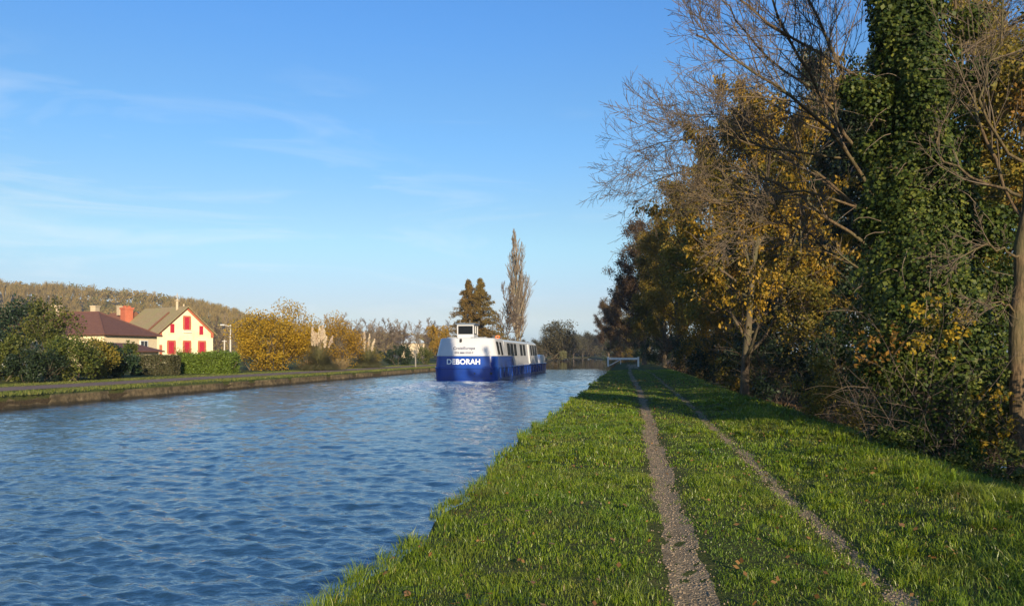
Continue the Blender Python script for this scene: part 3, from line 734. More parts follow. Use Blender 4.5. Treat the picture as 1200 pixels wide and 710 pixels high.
    MB().box((-1.6, -.2, 7.2), (1.5, 1.6, 5.6)).box((-1.6, -.2, 9.9), (1.75, 1.85, .35)).box((-2.0, -.2, 10.2), (.4, .5, .35)).box((-1.2, -.2, 10.2), (.4, .5, .35)).build('brick_chimney', brick, r2)
    MB().box((-.9, 3.4, 9.6), (.9, .9, 1.6)).box((-.9, 3.4, 10.45), (1.05, 1.05, .15)).build('chimney', stone, r2)
    MB().prism([(.4, -.5, 9.25), (2.4, -.5, 7.8), (2.4, -.5, 7.95), (.4, -.5, 9.4)], (0, 2.6, 0)).build('metal_sheet', tin, r2)
    # --- hipped house
    xa, ya = G(158, 97); al = R(86); Wd, Ld, E, P_ = 10.4, 17, 4.0, 6.95
    h = empty('hipped_house', (xa, ya, 0), al, 'low beige house with broad dark brown hipped roof', 'house')
    wl2 = MB().box((0, Ld/2, E/2-.1), (Wd-.9, Ld-.9, E+.1)).build('wall', beige, h)
    q = [(-Wd/2, 0, E), (Wd/2, 0, E), (Wd/2, Ld, E), (-Wd/2, Ld, E)]; rg = [(0, 5.3, P_), (0, Ld-5.3, P_)]
    m = MB(); vs = [m.bm.verts.new(p) for p in q+rg]
    for ids in ((0, 1, 4), (1, 2, 5, 4), (2, 3, 5), (3, 0, 4, 5), (3, 2, 1, 0)): m.bm.faces.new([vs[i] for i in ids])
    hr = m.build('roof', dark, h)
    rc = MB()
    for p0, p1 in ((q[0], rg[0]), (q[1], rg[0]), (rg[0], rg[1]), (q[3], rg[1])): rc.tube(p0, p1, .10, n=8)
    rc.build('ridge_tiles', dark, hr)
    MB().box((0, -.02, E-.04), (Wd+.05, .12, .14)).box((-Wd/2, Ld/2, E-.04), (.12, Ld, .14)).build('gutter', dark, hr)
    for cx_, cy in ((.9, 6.6), (-.6, 11.0)): MB().box((cx_, cy, 7.0), (.75, .75, 1.5)).box((cx_, cy, 7.75), (.88, .88, .14)).build('chimney', stone, hr)
    wf = MB().box((2.2, .42, 2.75), (1.5, .08, 1.25)).build('window', whitep, wl2)
    MB().box((1.88, .375, 2.75), (.52, .03, 1.05)).box((2.52, .375, 2.75), (.52, .03, 1.05)).build('pane', glass, wf)
    # lean-to in front
    xb, yb = G(165, 90)
    lt = empty('lean_to', (xb, yb, 0), al, 'low dark tiled lean-to in front of the hipped house', 'outbuilding')
    MB().box((0, 2, .95), (6.8, 3.6, 1.9)).build('wall', beige, lt)
    MB().prism([(-3.9, -.3, 1.85), (3.9, -.3, 1.85), (3.9, -.3, 2.0), (-3.9, -.3, 2.0)], (0, 4.4, .95)).build('roof', dark, lt)
    # --- white buildings at the left edge, far blue-roofed house
    xc, yc = G(12, 88)
    s = empty('white_shed', (xc, yc, 0), R(50), 'small white flat-roofed shed behind the green bushes', 'shed')
    MB().box((0, 1.5, 1.9), (4.2, 3, 3.8)).build('wall', whitep, s)
    MB().box((0, 1.5, 3.85), (4.6, 3.4, .16)).build('roof', stone, s)
    wn_ = MB().box((.6, -.02, 2.9), (1.3, .06, .9)).build('window', glass, s)
    xd, yd = G(484, 330)
    f = empty('far_house', (xd, yd, -2.2), R(30), 'distant house with pale blue-grey roof above the bare trees', 'house')
    MB().box((0, 5, 4.5), (10, 10, 9)).build('wall', stone, f)
    MB().prism([(-6, -.6, 8.6), (6, -.6, 8.6), (0, -.6, 12.0)], (0, 11.2, 0)).build('roof', simple('far_slate', (.22, .27, .34), .5), f)
build_houses()

def build_lamp():
    con = simple('concrete_pole', (.52, .48, .42), .85)
    x, y = G(270, 112)
    r = empty('street_lamp', (x, y, 0), R(20), 'concrete street lamp post beside the gabled house', 'street lamp')
    MB().tube((0, 0, 0), (0, 0, 5.9), .14, .09).build('pole', con, r)
    MB().tube((0, 0, 5.6), (-.9, 0, 5.85), .045).build('arm', con, r)
    MB().box((-1.1, 0, 5.84), (.62, .26, .16), bev=.04).build('lamp_head', simple('lamp_grey', (.45, .45, .45), .5), r)
    x, y = G(263, 125)
    r = empty('utility_pole', (x, y, 0), 0, 'short thin concrete pole left of the street lamp', 'pole')
    MB().tube((0, 0, 0), (0, 0, 3.9), .13, .09).build('pole_shaft', con, r)
    MB().box((0, 0, 3.7), (.8, .08, .10)).build('crossbar', con, r)
    x, y = G(487, 97)
    MB().tube((x, y, -.1), (x, y, 1.25), .09, .08).tube((x, y, 1.25), (x, y, 1.32), .08, .03).build('mooring_post', simple('post_grey', (.22, .20, .18), .8), None)
    tag(bpy.data.objects['mooring_post'], 'short grey wooden post on the far grass near the barge', 'post')
build_lamp()

# ------------------------------------------------------------------ plants on the far bank
def shrub(name, px, d, w, h, mat, label, seed, n=5000, ls=.13, cat='shrub', lumps=.35, shell=.55, zc=.5, aspect=.6, droop=0., stems=9, group=None, ncl=None, depth=None, bark=None):
    rng = np.random.RandomState(seed); depth = depth or w
    x, y = G(px, d)
    ncl = ncl or 46
    c, cr = crown_clumps(rng, (0, 0, h*zc), (w*.5*.86, depth*.5*.86, h*.5*.92), ncl, .17*min(w, h), shell, lumps)
    c[:, 2] = np.maximum(c[:, 2], .25)
    P = clump_points(rng, c, cr, n); P[:, 2] = np.abs(P[:, 2])
    cv = leaves(rng, P, ls, aspect, droop=droop)
    st = polylines(rng, np.c_[rng.normal(0, .1*w, (stems, 2)), np.zeros(stems)], np.c_[rng.normal(0, .5, (stems, 2)), np.ones(stems)], h*rng.uniform(.6, .95, stems), 6, .12, .2)
    sr = np.linspace(1, .25, 7)[None]*.03*h/3*np.ones((stems, 1))
    tw, twr, _ = children(rng, st, sr, np.full(stems, h*.8), 7, .25, 1, R(40), R(14), .42, .5, 4, .12, .2)
    r = tree_obj(name, (x, y, 0), ([(st, sr)], [5]), ([(tw, twr)], [3]), cv, bark or M['bark'], M['twig_dark'], mat, label, cat, group, crown_name='foliage')
    r.children[0].name = 'stems'
    return r
shrub('leafy_tree', 54, 52, 4.0, 5.0, M['green'], 'tall yellow-green leafy bush in front of the hipped house', 1, 6500, .17, 'tree', zc=.56)
shrub('shrub', 8, 46, 4.0, 2.6, M['green'], 'loose olive-green shrub at the left end of the far bank', 2, 6000, .15)
shrub('shrub', 85, 46, 3.2, 2.9, M['green'], 'mid-green shrub below the tall yellow-green bush', 3, 5000, .14)
shrub('shrub', 112, 50, 3.0, 2.7, M['olive'], 'olive shrub with pale flecks before the beige wall', 4, 5000, .14)
shrub('laurel_bush', 136, 53, 3.2, 2.15, M['darkgreen'], 'very dark green laurel bush beside the clipped hedge', 5, 6500, .17)
shrub('laurel_bush', 42, 44, 3.4, 2.0, M['darkgreen'], 'low dark green bush on the far bank below the leafy tree', 6, 5000, .14)
shrub('conifer', 22, 84, 6.5, 7.2, M['darkgreen'], 'dark rounded evergreen rising behind the left shrubs', 7, 6000, .28, 'tree', zc=.56)
shrub('evergreen_bush', 153, 66, 1.5, 2.9, M['green'], 'small upright green bush against the lean-to roof', 57, 2500, .16)
def hedge(name, px0, px1, d, h, dep, mat, label, seed, n, ls, rough=.06):
    rng = np.random.RandomState(seed); x0, y0 = G(px0, d); x1, y1 = G(px1, d); L = math.hypot(x1-x0, y1-y0)
    u = rng.uniform(-1, 1, (n, 3)); k = rng.randint(0, 5, n)
    ax = np.array([0, 1, 1, 2, 0])[k]; sg = np.where(rng.rand(n) < .6, -1, 1)
    for a in range(3):
        m_ = ax == a; u[m_, a] = (sg[m_] if a != 2 else 1)*(1-rng.rand(m_.sum())**2*.35)
    P = np.stack([u[:, 0]*L/2, u[:, 1]*dep/2, (u[:, 2]*.5+.5)*h], -1)
    lump = 1+rough*4*(fbm(P[:, 0]*.9, P[:, 2]*.9+P[:, 1], seed)-.5)
    P[:, 1:] *= lump[:, None]
    P += rng.normal(0, rough*.6, P.shape)
    P[:, 2] = np.abs(P[:, 2])
    r = empty(name, ((x0+x1)/2, (y0+y1)/2, 0), math.atan2(y1-y0, x1-x0), label, 'hedge')
    v, f, rr = leaves(rng, P, ls, .6); link('foliage', np_mesh('foliage', v, f, rr), mat, r)
    ns = 14; st = polylines(rng, np.c_[np.linspace(-L*.45, L*.45, ns), rng.normal(0, .1, ns), np.zeros(ns)], np.c_[rng.normal(0, .2, (ns, 2)), np.ones(ns)], np.full(ns, h*.8), 4, .1, .2)
    v, f, rr = tubes([(st, np.full((ns, 5), .03))], [5]); link('stems', np_mesh('stems', v, f, rr), M['bark'], r)
    return r
hedge('clipped_hedge', 158, 207, 60, 1.5, 1.4, M['greygreen'], 'square clipped grey-green hedge before the lean-to', 11, 15000, .12, .04)
hedge('conifer_hedge', 216, 274, 64, 1.55, 2.2, M['brightgreen'], 'bright green conifer hedge below the gabled house', 12, 22000, .15, .17)
shrub('twiggy_shrub', 210, 66, 2.2, 2.2, M['rust'], 'bare reddish twiggy shrub between the two hedges', 13, 500, .10, stems=26)
shrub('twiggy_shrub', 222, 74, 4.0, 2.4, M['olive'], 'thin brown shrub below the red shutters', 14, 900, .12, stems=26)
shrub('golden_tree', 320, 78, 9.4, 6.5, M['gold'], 'broad golden-yellow bushy tree on the far bank', 15, 22000, .18, 'tree', ncl=90, zc=.5, lumps=.4, stems=14)
shrub('golden_tree', 392, 88, 7.4, 6.0, M['gold'], 'thin golden-brown shrub behind the pampas plumes', 16, 8000, .17, 'tree', stems=22, ncl=60)
def pampas(px, d, h, label, seed, npl):
    rng = np.random.RandomState(seed); x, y = G(px, d)
    r = empty('pampas_grass', (x, y, 0), 0, label, 'pampas grass', 'pampas grass clumps')
    n = 3600
    th = rng.rand(n)*6.283; sp = rng.rand(n)**.7
    d0 = np.c_[np.cos(th)*sp*1.1, np.sin(th)*sp*1.1, np.ones(n)]
    P = polylines(rng, np.c_[np.cos(th)*.25*sp, np.sin(th)*.25*sp, np.zeros(n)], d0, h*rng.uniform(.45, .75, n), 5, .05, -1.4)
    P[..., 2] = np.abs(P[..., 2])
    sd = unit(np.cross(P[:, -1]-P[:, 0], np.array([0, 0, 1.])))*.02
    w = np.linspace(1, .15, 6)[None, :, None]
    V = np.stack([P-sd[:, None]*w, P+sd[:, None]*w], 2).reshape(-1, 3)
    b0 = (np.arange(n)*12)[:, None]+(np.arange(5)*2)[None]
    F = np.stack([b0, b0+1, b0+3, b0+2], -1).reshape(-1, 4)
    link('blades', np_mesh('blades', V, F, np.repeat(rng.rand(n), 12)), M['pampas'], r)
    for k in range(npl):
        a = rng.rand()*6.28; lean = rng.uniform(.04, .26); hh = h*rng.uniform(.70, 1.06)
        b_ = np.array([[math.cos(a)*.5*rng.rand(), math.sin(a)*.5*rng.rand(), 0]]); dd = np.array([[math.cos(a)*lean, math.sin(a)*lean, 1.]])
        S = polylines(rng, b_, dd, np.array([hh]), 8, .02, 0)
        v, f, rr = tubes([(S, np.full((1, 9), .012))], [4])
        st = link('stalk', np_mesh('stalk', v, f, rr), M['straw'], r)
        m_ = 200; t = rng.uniform(.66, 1.02, m_); i = np.clip((t*8).astype(int), 0, 7); u = (t*8-i)[:, None]
        c = S[0, i]*(1-u)+S[0, i+1]*u
        wd = .15*np.sin(np.clip((t-.64)/.38, 0, 1)*math.pi)**.6
        c = c+rng.normal(0, 1, (m_, 3))*(wd*.5)[:, None]*np.array([1, 1, .6])
        v, f, rr = leaves(rng, c, .17, .30, droop=2.0)
        link('plume', np_mesh('plume', v, f, rr), M['plume'], st)
pampas(374, 76.5, 4.3, 'tall pampas grass with upright cream plumes before the golden tree', 21, 12)
pampas(429, 91, 4.1, 'pampas grass with leaning thin plumes right of the first clump', 22, 9)
def drygrass(px, d, h, label, seed):
    rng = np.random.RandomState(seed); x, y = G(px, d); n = 420
    th = rng.rand(n)*6.283; sp = rng.rand(n)
    P = polylines(rng, np.c_[np.cos(th)*.5*sp, np.sin(th)*.5*sp, np.zeros(n)], np.c_[np.cos(th)*.7*sp, np.sin(th)*.7*sp, np.ones(n)], h*rng.uniform(.3, 1.15, n), 4, .16, -.9); P[..., 2] = np.abs(P[..., 2])
    sd = unit(rng.normal(0, 1, (n, 3))*np.array([1, 1, 0]))*.03; w = np.linspace(1, .4, 5)[None, :, None]
    V = np.stack([P-sd[:, None]*w, P+sd[:, None]*w], 2).reshape(-1, 3); b0 = (np.arange(n)*10)[:, None]+(np.arange(4)*2)[None]
    F = np.stack([b0, b0+1, b0+3, b0+2], -1).reshape(-1, 4)
    o = link('dry_grass_tuft', np_mesh('dry_grass_tuft', V, F, np.repeat(rng.rand(n), 10)), M['straw'], None, (x, y, 0)); tag(o, label, 'grass tuft')
drygrass(361, 76, 1.15, 'straw-coloured grass tuft left of the tall pampas', 23)
drygrass(399, 83, 1.25, 'straw-coloured grass tuft between the two pampas clumps', 24)
shrub('dark_bush', 467, 112, 6.0, 2.9, M['darkgreen'], 'dark rounded bush on the far bank left of the barge', 25, 6500, .18, depth=3.5)
shrub('shrub', 436, 100, 3.2, 2.4, M['olive'], 'low olive shrub between pampas and the dark round bush', 26, 2500, .16)
shrub('shrub', 497, 118, 2.8, 2.6, M['green'], 'small green shrub at the foot of the golden willow', 27, 2500, .16)
# golden weeping willow
def willow(px, d, h, seed, label):
    rng, sk = skeleton(seed, h*.62, .22, (.05, .0), [dict(n=12, t0=.3, t1=1, ang=R(48), angv=R(12), ratio=.75, rr=.6, segs=6, wob=.10, up=.5), dict(n=16, t0=.25, t1=1, ang=R(55), angv=R(20), ratio=.70, rr=.4, segs=7, wob=.05, up=-2.6)])
    pts = sk[2][0]
    n = 9000; i = rng.randint(0, len(pts), n); t = rng.rand(n)*7; j = np.minimum(t.astype(int), 6); u = (t-j)[:, None]
    P = pts[i, j]*(1-u)+pts[i, j+1]*u+rng.normal(0, .07, (n, 3)); P[:, 2] = np.abs(P[:, 2])
    cv = leaves(rng, P, .24, .25, droop=2.5)
    return tree_obj('willow', (*G(px, d), 0), (sk[:2], [7, 5]), (sk[2:], [3]), cv, M['bark'], M['twig'], M['willow'], label)
willow(514, 138, 8.8, 31, 'golden weeping willow just left of the barge stern')
# spruces and poplar behind the barge
def spruce(loc, h, w, seed, label, mat=None):
    rng, sk = skeleton(seed, h, h*.016, (0, 0), [dict(n=150, t0=.04, t1=.985, ang=R(84), angv=R(9), ratio=w/h, rr=.35, segs=5, wob=.05, up=-.25, taper=.985, rv=.22)], twob=.008)
    pts = sk[1][0]; n = 24000
    i = rng.randint(0, len(pts), n); t = rng.rand(n)**.8*5; j = np.minimum(t.astype(int), 4); u = (t-j)[:, None]
    P = pts[i, j]*(1-u)+pts[i, j+1]*u+rng.normal(0, .16, (n, 3)); P[:, 2] -= rng.rand(n)*.40
    cv = leaves(rng, P, .36, .38, droop=1.2)
    return tree_obj('spruce', (*loc, 0), (sk, [7, 4]), None, cv, M['bark'], M['twig_dark'], mat or M['spruce'], label)
spruce(G(550, 165), 17.6, 9.6, 33, 'olive spruce behind the wheelhouse, left of its twin')
spruce(G(563, 168), 18.2, 9.6, 34, 'olive spruce behind the wheelhouse, right of its twin')
def poplar(loc, h, seed, label):
    rng, sk = skeleton(seed, h, .42, (0, 0), [dict(n=60, t0=.10, t1=.96, ang=R(24), angv=R(5), ratio=.36, rr=.55, segs=8, wob=.03, up=1.3, taper=.72),
        dict(n=15, t0=.2, t1=1, ang=R(26), angv=R(8), ratio=.36, rr=.5, segs=5, wob=.05, up=.9), dict(n=5, t0=.2, t1=1, ang=R(26), angv=R(9), ratio=.45, rr=.6, segs=3, wob=.06, up=.6)], twob=.012, tsegs=14)
    for k in (2, 3): sk[k] = (sk[k][0], np.maximum(sk[k][1], .027 if k == 3 else .036))
    return tree_obj('poplar', (*loc, 0), (sk[:2], [8, 5]), (sk[2:], [4, 3]), None, M['bark_pale'], M['twig'], None, label)
poplar(G(607, 190), 29.5, 35, 'tall bare columnar poplar behind the barge')
# broad tree prototypes ------------------------------------------------------
def broad(name, seed, h, r, leaf, n, ls, label, zlow=.12, twigs=True, lean=(0, 0), loose=.16, droop=.6, bark=None, twm=None, near=False):
    rng, sk = skeleton(seed, h*.9, h*.016, lean, [dict(n=20, t0=.14, t1=1, ang=R(56), angv=R(14), ratio=r/h*1.25, rr=.5, segs=6, wob=.10, up=.55, taper=.45),
        dict(n=8, t0=.25, t1=1, ang=R(42), angv=R(14), ratio=.5, rr=.5, segs=4, wob=.12, up=.3), dict(n=6, t0=.2, t1=1, ang=R(40), angv=R(14), ratio=.5, rr=.5, segs=3, wob=.14, up=.1)], twob=.03)
    pts = sk[3][0]; keep = rng.rand(len(pts)) < .72; pk = pts[keep]
    i = rng.randint(0, len(pk), n); t = rng.rand(n)*3; j = np.minimum(t.astype(int), 2); u = (t-j)[:, None]
    P = pk[i, j]*(1-u)+pk[i, j+1]*u+rng.normal(0, loose, (n, 3)); P[:, 2] = np.maximum(P[:, 2], .3)
    cv = leaves(rng, P, ls, .55, droop=droop)
    tw = sk[2:] if twigs else sk[2:3]
    return tree_obj(name, (0, 0, 0), (sk[:2], [8, 5]), (tw, [4, 3][:len(tw)]), cv, bark or M['bark'], twm or M['twig_dark'], leaf, label)
def bare(name, seed, h, r, label, twr=.02, mats=('bark', 'twig'), dens=6):
    rng, sk = skeleton(seed, h*.85, h*.018, (0, 0), [dict(n=14, t0=.18, t1=1, ang=R(46), angv=R(12), ratio=r/h*1.4, rr=.55, segs=6, wob=.09, up=.7, taper=.4),
        dict(n=9, t0=.2, t1=1, ang=R(38), angv=R(12), ratio=.5, rr=.5, segs=4, wob=.10, up=.4), dict(n=dens, t0=.15, t1=1, ang=R(36), angv=R(12), ratio=.5, rr=.6, segs=3, wob=.1, up=.25)], twob=.04)
    for k in (2, 3): sk[k] = (sk[k][0], np.maximum(sk[k][1], twr))
    return tree_obj(name, (0, 0, 0), (sk[:2], [7, 5]), (sk[2:], [3, 3]), None, M[mats[0]], M[mats[1]], None, label)

FB = bare('bare_tree', 41, 10, 4.6, 'x', .035, ('bark', 'twig'), 7)
FB2 = bare('bare_tree', 42, 9, 4.2, 'x', .04, ('bark', 'twig_dark'), 8)
place(FB2, (*G(590, 178), 0), .4, (1.15, 1.15, 1.5), 'brown twiggy tree between the spruces and the poplar')
place(FB, (*G(432, 170), 0), 1.0, (1.0, 1.0, .75), 'bare brown tree behind the pampas grass', group='bare trees beyond the far bank')
for k, (px, d, s) in enumerate([(418, 220, .95), (448, 200, .9), (458, 260, 1.1), (476, 230, .9), (492, 250, 1.0), (503, 210, .95), (441, 290, 1.1), (523, 240, 1.0), (538, 230, .9), (408, 190, .8), (398, 250, 1.2), (425, 310, 1.3), (468, 330, 1.3), (510, 300, 1.2), (355, 240, 1.0), (335, 280, 1.2), (300, 260, 1.0), (285, 230, .9)]):
    place(FB2 if k % 2 else FB, (*G(px, d), 0), k*1.3, (s*1.15, s*1.15, s), 'bare brown tree in the scrub between hill and canal', group='bare trees beyond the far bank')
for k, (px, d, s) in enumerate([(30, 150, .9), (62, 165, 1.0), (255, 190, .9), (276, 165, .85), (-20, 140, 1.0)]):
    place(FB if k % 2 else FB2, (*G(px, d), 0), k*2.1, s, 'bare tree standing among the houses below the hill', group='bare trees among the houses')
FW = shrub('round_tree', 655, 252, 13, 13.4, M['farwood'], 'rounded brown tree on the far bank beyond the barge bow', 51, 9000, .5, 'tree', ncl=120, lumps=.2, shell=.3, stems=20)
shrub('pale_bush', 660, 235, 2.6, 3.0, M['pampas'], 'small pale bush at the water edge below the round tree', 52, 900, .25)
FT = broad('far_tree', 53, 15, 5.5, M['farwood'], 7500, .55, 'x', loose=.9, twigs=False, bark=M['twig_dark'])
for k, (px, d, s) in enumerate([(612, 330, .8), (630, 300, .75), (640, 340, .9), (672, 380, 1.0), (683, 430, 1.05), (694, 445, 1.2), (704, 440, 1.3), (668, 450, 1.2), (715, 448, 1.3), (724, 440, 1.4), (735, 450, 1.5), (600, 360, .9), (655, 460, 1.1), (688, 470, 1.3), (710, 480, 1.5), (676, 475, 1.2)]):
    s *= .62 if px < 665 else .72
    place(FT, (*G(px, d), 0), k*1.7, (s, s, s*.95), 'dim grey-brown tree closing the far end of the canal', group='trees at the far end of the canal')

FS = shrub('waterside_bush', 690, 430, 9, 5.5, M['farwood'], 'x', 54, 2600, .6, ncl=40, stems=8)
for k, (px, d, s_) in enumerate([(690, 438, 1.), (640, 436, 1.2), (652, 437, 1.), (664, 439, 1.3), (676, 438, 1.1), (700, 441, 1.2), (709, 440, 1.3), (718, 442, 1.2), (727, 442, 1.3), (736, 443, 1.4), (630, 420, 1.2), (683, 444, 1.3), (658, 445, 1.2)]):
    place(FS, (*G(px, d), 0), k*1.9, s_, 'dim bush along the water at the far end of the canal', group='bushes at the far end of the canal')
def build_far_wood():
    rng = np.random.RandomState(12); n = 520; px = rng.uniform(430, 900, n); d = rng.uniform(485, 600, n)
    lat = (px-600)/FPX*d; x = -SN*d+CS*lat; y = CS*d+SN*lat; h = rng.uniform(9, 15, n)*(.75+.5*vnoise(x*.03, y*.03, 4)); m = 90
    h = h*np.interp(px, [430, 600, 650, 690, 760], [.45, .5, .6, .85, 1.3])
    c = np.repeat(np.stack([x, y, h*.5], -1), m, 0); P = c+unit(rng.normal(0, 1, (n*m, 3)))*(rng.rand(n*m)**.4)[:, None]*np.repeat(np.stack([h*.36, h*.36, h*.5], -1), m, 0)
    v, f, r = leaves(rng, P, 1.5, .7)
    o = link('far_woodland', np_mesh('far_woodland', v, f, np.repeat(np.repeat(rng.rand(n), m)*.7+rng.rand(n*m)*.3, 4)), M['farwood']); tag(o, 'dim distant wood closing the view beyond the canal', 'wood', kind='stuff')
build_far_wood()

# ------------------------------------------------------------------ the wood on the right
PA = broad('broadleaf_tree', 61, 16, 5.0, M['olive'], 52000, .18, 'x', loose=.26)
PB = broad('broadleaf_tree', 62, 16.5, 5.2, M['maroon'], 42000, .20, 'x', loose=.28)
PC = broad('broadleaf_tree', 63, 15, 4.6, M['rust'], 36000, .17, 'x', loose=.24)
PD = broad('evergreen_tree', 64, 15, 4.6, M['darkgreen'], 30000, .18, 'x')
PE = broad('broadleaf_tree', 65, 8, 3.0, M['gold'], 9000, .14, 'x')
wood = [  # proto, x, y, scale, label
 (PB, 1.2, 140, 1.05, 'dark maroon tree leaning over the water behind the barrier'),
 (PB, 2.2, 120, 1.22, 'maroon-brown tree directly behind the white barrier'),
 (PA, 4.6, 106, 1.2, 'tall olive tree just right of the white barrier'),
 (PC, 5.8, 91, 1.24, 'tall rust-gold tree on the wood edge nearer than the barrier'),
 (PA, 7.0, 76, 1.22, 'olive-green tree midway along the wood edge'),
 (PC, 7.4, 64, 1.12, 'rust-tinted tree midway along the wood edge'),
 (PA, 8.0, 53, 1.0, 'olive-brown tree behind the yellow understorey tree'),
 (PC, 10.0, 44, .80, 'rust-brown tree rising behind the leafy cherry'),
 (PD, 9.6, 37, .95, 'dark evergreen tree deep behind the leafy cherry'),
 (PD, 10.0, 29.5, .82, 'dark evergreen tree behind the ivy-clad trunk'),
 (PA, 13, 33, 1.0, 'olive tree deep in the wood behind the ivy-clad trunk'),
 (PD, 14, 46, 1.05, 'dark evergreen tree deep in the middle of the wood'),
 (PA, 14, 60, 1.1, 'olive tree deep in the middle of the wood'),
 (PB, 13, 78, 1.1, 'maroon tree deep in the far part of the wood'),
 (PD, 12, 96, 1.1, 'dark evergreen tree deep in the far part of the wood'),
 (PD, 7, 124, 1.1, 'dark evergreen tree beyond the barrier'),
 (PA, 4, 162, 1.1, 'olive tree far beyond the barrier'),
 (PB, -3, 185, 1.0, 'maroon tree on the near bank far beyond the barrier'),
 (PB, -6, 225, 1.0, 'small-looking maroon tree on the near bank at the canal bend'),
 (PD, 15, 24, .8, 'dark evergreen tree at the right edge behind the pale trunk'),
 (PC, 12.5, 21, .78, 'rust-orange tree behind the ivy at the right edge'),
]
for k, (p, x, y, s, lab) in enumerate(wood):
    place(p, (x, y, -.45 if x > 4 else -.05), k*1.9+.3, (s, s, s*(1+.08*math.sin(k*2.3))), lab)
place(PE, (5.9, 56, -.4), .3, (.75, .75, .72), 'bright golden small tree at the foot of the wood edge')
place(PE, (7.2, 47, -.4), 2.3, (.8, .8, .66), 'golden understorey tree below the rust-brown tree')
# trees of the same wood standing behind the camera: they shade the far bank
for k, (p, x, y, s) in enumerate([(PD, 10.5, -50, 1.25), (PA, 12, -60, 1.25), (PD, 10, -71, 1.25), (PA, 12, -82, 1.2)]):
    place(p, (x, y, -.4), k*2.7, s, 'tree of the same wood standing behind the viewpoint', group='trees behind the viewpoint')

# leafy cherry in front of the wood
CH = broad('cherry_tree', 71, 10.2, 4.0, M['cherry'], 26000, .13, 'leafy cherry with hanging green and golden leaves before the wood', loose=.10, droop=1.6)
x, y = G(872, 27); CH.location = (x, y, -.4); CH.rotation_euler = (0, 0, .8)
CH2 = broad('young_tree', 72, 7.2, 2.6, M['cherry'], 8000, .12, 'small slender tree standing on the grass edge before the wood', loose=.10, droop=1.4)
x, y = G(862, 44); CH2.location = (x, y, -.35)

# ------------------------------------------------------------------ ivy-clad tree, bare ash, pale trunk
def limb_tree(name, limbs, seed, label, levs, sides, mats, floor_r=.004, trunk_sides=9):
    rng = np.random.RandomState(seed); base = Vector(W3(*limbs[0][0])); base.z = -.45
    root = empty(name, base, 0, label, 'tree')
    Pl, Rl = [], []
    for pts, r0, r1 in [(l[0:-2], l[-2], l[-1]) for l in limbs]:
        c = np.array([W3(*p) for p in pts])-np.array(base)
        if pts is limbs[0][0:-2] or pts[0] == limbs[0][0]: c[0, 2] = -.1
        # smooth resample to 13 points
        t = np.linspace(0, len(c)-1, 13); i = np.minimum(t.astype(int), len(c)-2); u = (t-i)[:, None]
        def g(k): return c[np.clip(i+k, 0, len(c)-1)]
        p0, p1, p2, p3 = g(-1), g(0), g(1), g(2)
        q = .5*((2*p1)+(-p0+p2)*u+(2*p0-5*p1+4*p2-p3)*u**2+(-p0+3*p1-3*p2+p3)*u**3)
        q[1:] += rng.normal(0, .035, q[1:].shape)
        Pl.append(q); Rl.append(np.linspace(r0, r1, 13))
    P, Rd = np.array(Pl), np.array(Rl)
    v, f, r = tubes([(P, Rd)], [trunk_sides]); link('trunk', np_mesh('trunk', v, f, r, True), M[mats[0]], root)
    L = np.linalg.norm(np.diff(P, axis=1), axis=-1).sum(1)
    out = []; p_, r_, l_ = P[1:], Rd[1:], L[1:]
    for kw in levs:
        p_, r_, l_ = children(rng, p_, r_, l_, **kw); r_ = np.maximum(r_, floor_r); out.append((p_, r_))
    v, f, r = tubes(out, sides); link('branches', np_mesh('branches', v, f, r, True), M[mats[1]], root)
    return root, P, out, rng
ash = [
 [(1052, 500, 19), (1050, 380, 19), (1046, 280, 18.8), (1042, 200, 18.5), (1034, 80, 18.2), (1028, -60, 18), 0.1230, 0.0492],
 [(1046, 270, 18.7), (990, 175, 18), (925, 115, 17), (870, 75, 16.5), (815, 40, 16), 0.0508, 0.0148],
 [(1044, 235, 18.5), (975, 130, 18), (925, 45, 17.5), (885, -50, 17), 0.0492, 0.0180],
 [(1046, 310, 18.8), (965, 250, 19), (885, 205, 19.5), (815, 195, 20), (745, 222, 20.5), 0.0451, 0.0098],
 [(1044, 275, 18.6), (960, 210, 19.6), (880, 165, 20.4), (800, 165, 21), (735, 180, 21.4), 0.0410, 0.0082],
 [(1046, 285, 18.7), (945, 190, 19.5), (860, 140, 20.5), (790, 135, 21), 0.0451, 0.0098],
 [(1042, 190, 18.4), (990, 90, 18), (950, 0, 17.5), (930, -80, 17.2), 0.0451, 0.0180],
 [(1048, 340, 18.8), (985, 300, 18), (910, 262, 17.3), (850, 275, 17), 0.0295, 0.0066],
 [(1040, 210, 18.5), (1070, 120, 19), (1130, 60, 19.5), (1210, 20, 20), 0.0451, 0.0148],
 [(1038, 150, 18.3), (900, 70, 19), (840, -10, 19.5), 0.0369, 0.0131],
 [(1036, 110, 18.3), (880, 10, 17), (820, -30, 16), 0.0369, 0.0131],
 [(1045, 250, 18.6), (940, 225, 18.2), (850, 240, 17.8), (800, 220, 17.5), 0.0328, 0.0082],
 [(1040, 190, 18.4), (900, 175, 18.0), (830, 150, 17.6), (785, 165, 17.2), 0.0295, 0.0074],
]
limb_tree('ash_tree', ash, 81, 'big bare ash spreading thin twigs leftwards beside the ivy-clad trunk',
    [dict(n=18, t0=.22, t1=1, ang=R(40), angv=R(13), ratio=.33, rr=.5, segs=6, wob=.07, up=.25, taper=.35), dict(n=8, t0=.15, t1=1, ang=R(38), angv=R(12), ratio=.48, rr=.55, segs=5, wob=.08, up=.25, taper=.4), dict(n=6, t0=.15, t1=1, ang=R(35), angv=R(12), ratio=.5, rr=.6, segs=4, wob=.09, up=.2, taper=.3)],
    [5, 4, 3], ('bark_tan', 'twig_mid'), .0046)
